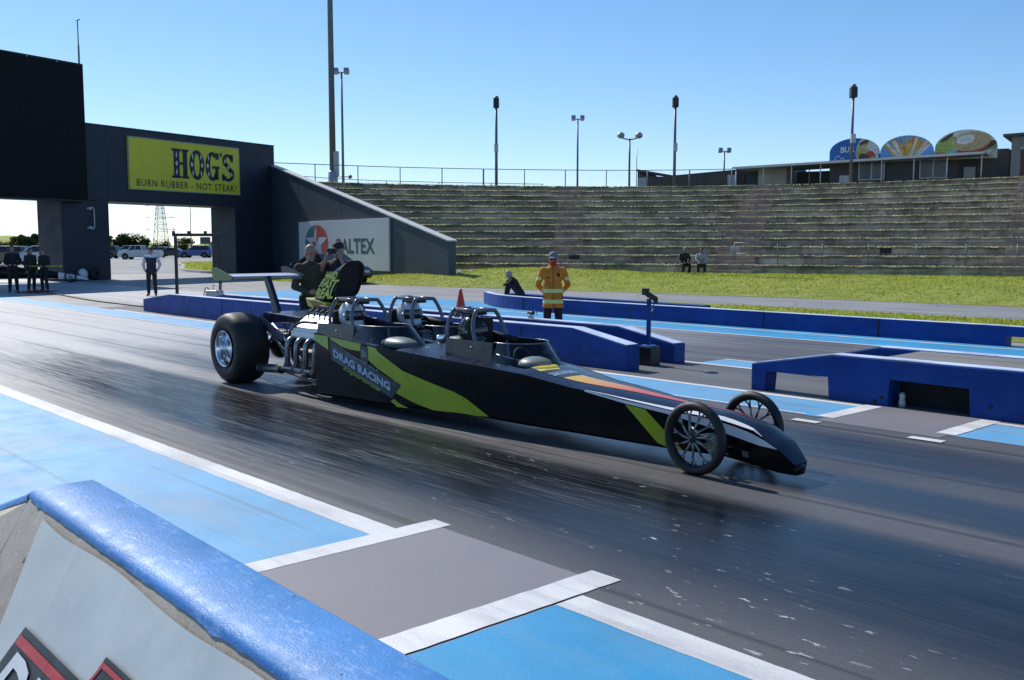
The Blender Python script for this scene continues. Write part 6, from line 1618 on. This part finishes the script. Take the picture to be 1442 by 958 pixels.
def vehicle(label, kind, pm, loc, rz, cat='car', group=None, name='parked_car'):
    L, W, low, top = PROF[kind]; t = thing(name, label, cat, loc, rz, group); hw = W / 2
    mb = MB(); n = len(low)
    secs_ = [(-hw, .0), (-hw * .97, .0)]
    pl = [(x, z) for x, z in low] + [(L/2 - .12, .28), (-L/2 + .12, .28)]
    mb.prism([(x, -hw, z) for x, z in pl], (0, W, 0), .07); body = part('body', mb, pm, t)
    mb = MB(); A = [(x, s, z) for s in (-1, 1) for x, z in top]; k = len(top)
    va = [mb.bm.verts.new((x, -hw * (.95 if i in (0, k-1) else .80), z)) for i, (x, z) in enumerate(top)]; vb = [mb.bm.verts.new((x, hw * (.95 if i in (0, k-1) else .80), z)) for i, (x, z) in enumerate(top)]
    mb.bm.faces.new(va); mb.bm.faces.new(vb[::-1])
    for i in range(k - 1): mb.bm.faces.new([va[i], vb[i], vb[i+1], va[i+1]])
    bmesh.ops.bevel(mb.bm, geom=mb.bm.edges[:], offset=.05, segments=2, affect='EDGES', profile=.5); part('cabin', mb, pm, t)
    # glass, set just proud of the cabin
    c = Vector((sum(x for x, z in top) / k, 0, sum(z for x, z in top) / k))
    for s in (-1, 1):
        P = [Vector((x, s * hw * (.95 if i in (0, k-1) else .80), z)) for i, (x, z) in enumerate(top)]; cc = sum(P, Vector()) / k; nn = (P[1] - P[0]).cross(P[2] - P[0]).normalized(); nn = nn if nn.y * s > 0 else -nn
        Q = [cc + (p - cc) * .82 + Vector((0, 0, .03)) + nn * .012 for p in P]; mid0 = Q[0].lerp(Q[3], .52); mid1 = Q[1].lerp(Q[2], .55); e = Vector((.04, 0, 0))
        for quad in ([Q[0], Q[1], mid1 - e, mid0 - e], [mid0 + e, mid1 + e, Q[2], Q[3]]):
            mb = MB(); mb.face(quad); part('side_window', mb, M_GL, t)
    for i, nm in ((0, 'rear_window'), (k - 2, 'windscreen')):
        a, b, c_, d = [Vector(q) for q in ((*top[i][:1], -hw * (.95 if i == 0 else .80), top[i][1]), (top[i][0], hw * (.95 if i == 0 else .80), top[i][1]), (top[i+1][0], hw * (.80 if i == 0 else .95), top[i+1][1]), (top[i+1][0], -hw * (.80 if i == 0 else .95), top[i+1][1]))]
        cc = (a + b + c_ + d) / 4; nn = (b - a).cross(d - a).normalized(); nn = nn if nn.z > 0 else -nn
        mb = MB(); mb.face([cc + (q - cc) * .86 + nn * .014 for q in (a, b, c_, d)]); part(nm, mb, M_GL, t)
    rw = .36 if kind in ('suv', 'ute') else .32
    for x in (-L * .30, L * .305):
        for s in (-1, 1):
            mb = MB(); mb.lathe([(rw + .075, -.02), (rw + .075, .02), (0, .02)], (x, s * (hw - .012), rw + .02), 'Y', 24); part('wheel_arch', mb, M_DARK, t)
            wh = thing_part('wheel', t, (x, s * (hw - .08), rw))
            mb = MB(); mb.lathe([(rw * .62, -.1), (rw * .95, -.105), (rw, -.07), (rw, .07), (rw * .95, .105), (rw * .62, .1)], (0, 0, 0), 'Y', 24, True); part('tyre', mb, M_TYRE, wh)
            mb = MB(); mb.lathe([(0, s * .085), (rw * .2, s * .09), (rw * .5, s * .07), (rw * .64, s * .10)], (0, 0, 0), 'Y', 20); part('rim', mb, M_BRUSH, wh)
    zl = low[-2][1] - .06
    for s in (-1, 1):
        mb = MB(); mb.box((L/2 - .16, s * hw * .62 - .16, zl - .05), (L/2 + .006, s * hw * .62 + .16, zl + .07), .02); part('headlight', mb, M_LAMPW, t)
        mb = MB(); mb.box((-L/2 - .006, s * hw * .72 - .12, low[1][1] - .16), (-L/2 + .1, s * hw * .72 + .12, low[1][1] + .02), .02); part('tail_light', mb, M_LAMPR, t)
        mb = MB(); mb.ball((top[-1][0] - .15, s * (hw + .08), top[-1][1] + .06), (.06, .1, .07), 10, 6); part('mirror', mb, pm, t)
    mb = MB(); mb.box((L/2 - .02, -.42, zl - .22), (L/2 + .012, .42, zl - .02)); part('grille', mb, M_BLK, t)
    mb = MB(); mb.box((L/2 + .008, -.20, .44), (L/2 + .022, .20, .54)); mb.box((-L/2 - .022, -.20, .72), (-L/2 - .008, .20, .82)); part('number_plate', mb, M_PALE, t)
    return t
vehicle('black car parked in the shade along the sloping wing wall', 'sedan', paint('black', (.008, .009, .012)), (-41.2, 25.6, .0), math.atan2(-2.8, 21.6) + .12)
G = 'cars parked in the car park beyond the archways'
cp = dict(group=G)
A_ = R(226)
vehicle('white utility truck in the middle of the archway view', 'ute', paint('white', (.62, .64, .66), 0), (-125, 49.65, .006), A_, 'truck', G, 'utility_truck')
vehicle('dark grey car at the left side of the archway view', 'suv', paint('dark_grey', (.03, .032, .036)), (-138, 49.6, .006), A_, 'car', G)
vehicle('white car half hidden behind the white utility truck', 'suv', paint('pearl', (.55, .56, .58), 0), (-150, 57.6, .006), A_, 'car', G)
vehicle('black hatchback beside the person in the navy tabard', 'sedan', paint('jet', (.010, .010, .012)), (-140, 60.0, .006), A_, 'car', G)
vehicle('silver car behind the black hatchback', 'hatch', paint('silver', (.36, .38, .40), .5), (-158, 65.5, .006), A_, 'car', G)
vehicle('blue car at the right side of the archway view, behind the black frame', 'suv', paint('blue', (.02, .07, .26)), (-136, 62.2, .006), A_, 'car', G)
vehicle('pale blue car parked behind the blue car', 'hatch', paint('pale_blue', (.22, .34, .46)), (-150, 68.5, .006), A_, 'car', G)
vehicle('white car glinting in the sun at the edge of the left opening', 'suv', paint('white2', (.64, .64, .64), 0), (-98, 29.2, .006), R(232), 'car', G)
vehicle('grey car behind the people at far left', 'hatch', paint('mid_grey', (.12, .12, .13)), (-104, 29.0, .006), R(232), 'car', G)
vehicle('brown car at the far left edge of the car park', 'suv', paint('brown', (.16, .12, .09)), (-100, 26.9, .006), R(232), 'car', G)
vehicle('red car at the far left between the brown and grey cars', 'sedan', paint('maroon', (.12, .02, .02)), (-118, 32.0, .006), R(232), 'car', G)
t = thing('fence', 'short dark hoop-top fence on the grass island beyond the archway', 'fence', (-64.5, 31.2, .13), math.atan2(1.9, -6))
for k in range(5):
    mb = MB(); mb.tube([(k * .75 - 1.5, 0, 0), (k * .75 - 1.5, 0, .95)], .025, 6); part('post', mb, M_BLK, t)
for z in (.92, .5, .15):
    mb = MB(); mb.tube([(-1.5, 0, z), (1.5, 0, z)], .02, 6); part('rail', mb, M_BLK, t)

# ------------------------------------------------------------------ trees
M_BARK = mat('grey_bark', (.10, .085, .07), .9, var=.4, vscale=6)
def m_leaf(name, a, b_):
    m, nt, b, out = new_mat(name); N_ = NB(nt); p = N_.coord()
    c = N_.ramp(N_.noise(p, .9, 4), [(.35, a), (.68, b_)])
    d = N_.n('ShaderNodeBsdfDiffuse'); tr = N_.n('ShaderNodeBsdfTranslucent'); mx = N_.n('ShaderNodeMixShader'); mx.inputs[0].default_value = .3
    N_.L.new(c, d.inputs[0]); N_.L.new(c, tr.inputs[0]); N_.L.new(d.outputs[0], mx.inputs[1]); N_.L.new(tr.outputs[0], mx.inputs[2]); N_.L.new(mx.outputs[0], out.inputs[0])
    return m
M_L1, M_L2 = m_leaf('dark_leaves', (.030, .050, .016), (.06, .085, .03)), m_leaf('olive_leaves', (.05, .075, .02), (.10, .12, .04))
def tree(label, loc, H, Wd, lm, seed, name='tree', low=.25):
    rr = random.Random(seed); t = thing(name, label, 'tree', loc, rr.random() * 6)
    mb = MB(); mb.tube([(0, 0, -.1), (.05 * H * .2, 0, H * .3), (0, 0, H * .62)], [H * .035, H * .026, H * .012], 8)
    cl = []
    for k in range(12):
        a = rr.random() * 6.28; r_ = Wd * .5 * rr.uniform(.2, .85); c = Vector((r_ * math.cos(a), r_ * math.sin(a), H * rr.uniform(low + .15, .82) * (1 - .22 * (r_ / (Wd * .5)) ** 2))); cl.append((c, Wd * rr.uniform(.20, .32)))
        mb.tube([(0, 0, H * rr.uniform(.2, .5)), c * .6 + Vector((0, 0, H * .1)), c], [H * .012, H * .008, H * .004], 5)
    part('trunk', mb, M_BARK, t)
    mb = MB(); V_ = mb.bm.verts; s = H * .05
    for c, r_ in cl:
        for _ in range(260):
            d = Vector((rr.gauss(0, 1), rr.gauss(0, 1), rr.gauss(0, 1))).normalized() * (r_ * rr.random() ** .45); d.z *= .8; p = c + d
            a = Vector((rr.gauss(0, 1), rr.gauss(0, 1), rr.gauss(0, 1))).normalized(); b = a.orthogonal().normalized() * s * rr.uniform(.5, 1.1); a = a * s * rr.uniform(.6, 1.3)
            mb.bm.faces.new([V_.new(p - a), V_.new(p + b * .6), V_.new(p + a), V_.new(p - b * .6)])
    me = bpy.data.meshes.new('crown'); mb.bm.to_mesh(me); mb.bm.free(); me.materials.append(lm); link('crown', me, t); return t
tree('large dark round tree at the left of the archway view', (-191.6, 71.8, -.3), 4.9, 4.6, M_L1, 1, low=0)
tree('dark spreading tree right of the large round one in the archway view', (-199.3, 78.1, -.3), 4.4, 5.0, M_L1, 2, low=0)
tree('smaller dark tree above the white utility truck', (-203, 80.5, -.3), 4.0, 3.6, M_L1, 3, low=0)
tree('low olive bush between the pylon and the black frame', (-224, 93.5, -.3), 3.4, 4.6, M_L2, 4, 'bush', -.1)
tree('olive tree behind the crossbar of the black frame', (-221.2, 98.6, -.3), 3.9, 4.4, M_L2, 5, low=0)
tree('green tree at the right edge of the archway view', (-218.1, 104, -.3), 3.2, 5, M_L2, 6, low=0)
tree('tall dark tree rising behind the left pillar', (-181.4, 53.6, -.3), 5.2, 3.6, M_L1, 7, low=0)
tree('olive tree left of the tall dark tree in the left opening', (-193.3, 54.6, -.3), 4.3, 4.2, M_L2, 8, low=0)
tree('low bush at the far left of the left opening', (-195.3, 51.5, -.3), 3.0, 5, M_L2, 9, 'bush', -.1)
tree('low dark bush filling the gap behind the parked cars in the left opening', (-188, 50.2, -.3), 2.8, 5, M_L1, 10, 'bush', -.1)
# low green hill far behind the car park
mb = MB(); n1, n2 = 60, 8; hv = []
for i in range(n1 + 1):
    a = R(118 + 50 * i / n1); c_ = []
    for j in range(n2 + 1):
        d_ = 230 + 26 * j; h = (3.2 + 1.0 * math.sin(i * .37) + .7 * math.sin(i * .9 + 1)) * math.sin(math.pi * j / n2) ** .8
        c_.append(mb.bm.verts.new((d_ * math.cos(a), d_ * math.sin(a), -.1 + h)))
    hv.append(c_)
for i in range(n1):
    for j in range(n2): f_ = mb.bm.faces.new([hv[i][j], hv[i+1][j], hv[i+1][j+1], hv[i][j+1]]); f_.smooth = True
struct('hill', mb, M_TURF)
# lattice pylon
t = thing('pylon', 'tall lattice power pylon seen through the archway', 'pylon', (-489, 205, 0), -HEAD); Hh = 24.5; wz = lambda z: 3.2 - 2.0 * min(1, z / Hh)
for sx in (-1, 1):
    for sy in (-1, 1):
        mb = MB(); mb.tube([(sx * wz(0), sy * wz(0), 0), (sx * wz(Hh), sy * wz(Hh), Hh)], .13, 4); part('leg', mb, M_STEEL, t)
mb = MB(); zs_ = [0, 4.5, 8.5, 12, 15, 17.5, 20, 22.2, Hh]
for z0_, z1_ in zip(zs_, zs_[1:]):
    for s in (-1, 1):
        a, b = wz(z0_), wz(z1_)
        for q in (-1, 1):
            mb.tube([(s * a, -q * a, z0_), (s * b, q * b, z1_)], .085, 4); mb.tube([(-q * a, s * a, z0_), (q * b, s * b, z1_)], .085, 4)
        mb.tube([(s * b, -b, z1_), (s * b, b, z1_)], .085, 4); mb.tube([(-b, s * b, z1_), (b, s * b, z1_)], .085, 4)
part('lattice', mb, M_STEEL, t)
for z in (9.5, 15.5, 21.5):
    mb = MB(); mb.tube([(0, -7.5, z), (0, 0, z + .3), (0, 7.5, z)], .1, 4); mb.tube([(0, -7.5, z), (0, -1.5, z + 1.4)], .07, 4); mb.tube([(0, 7.5, z), (0, 1.5, z + 1.4)], .07, 4); part('crossarm', mb, M_STEEL, t)
t = pole('flood_pole', 'small lamp pole rising behind the crossbar of the black frame', -172.5, 77.9, 0, 9.6, .09, .06, 'twin')
t = thing('sign', 'small dark road sign behind the right end of the black frame', 'sign', (-163, 76.2, 0), -HEAD)
mb = MB(); mb.tube([(0, 0, 0), (0, 0, 2.6)], .05, 6); part('post', mb, M_POLE, t); mb = MB(); mb.box((.03, -.9, 2.0), (.08, .9, 3.2)); part('sign_panel', mb, M_CLAD, t)
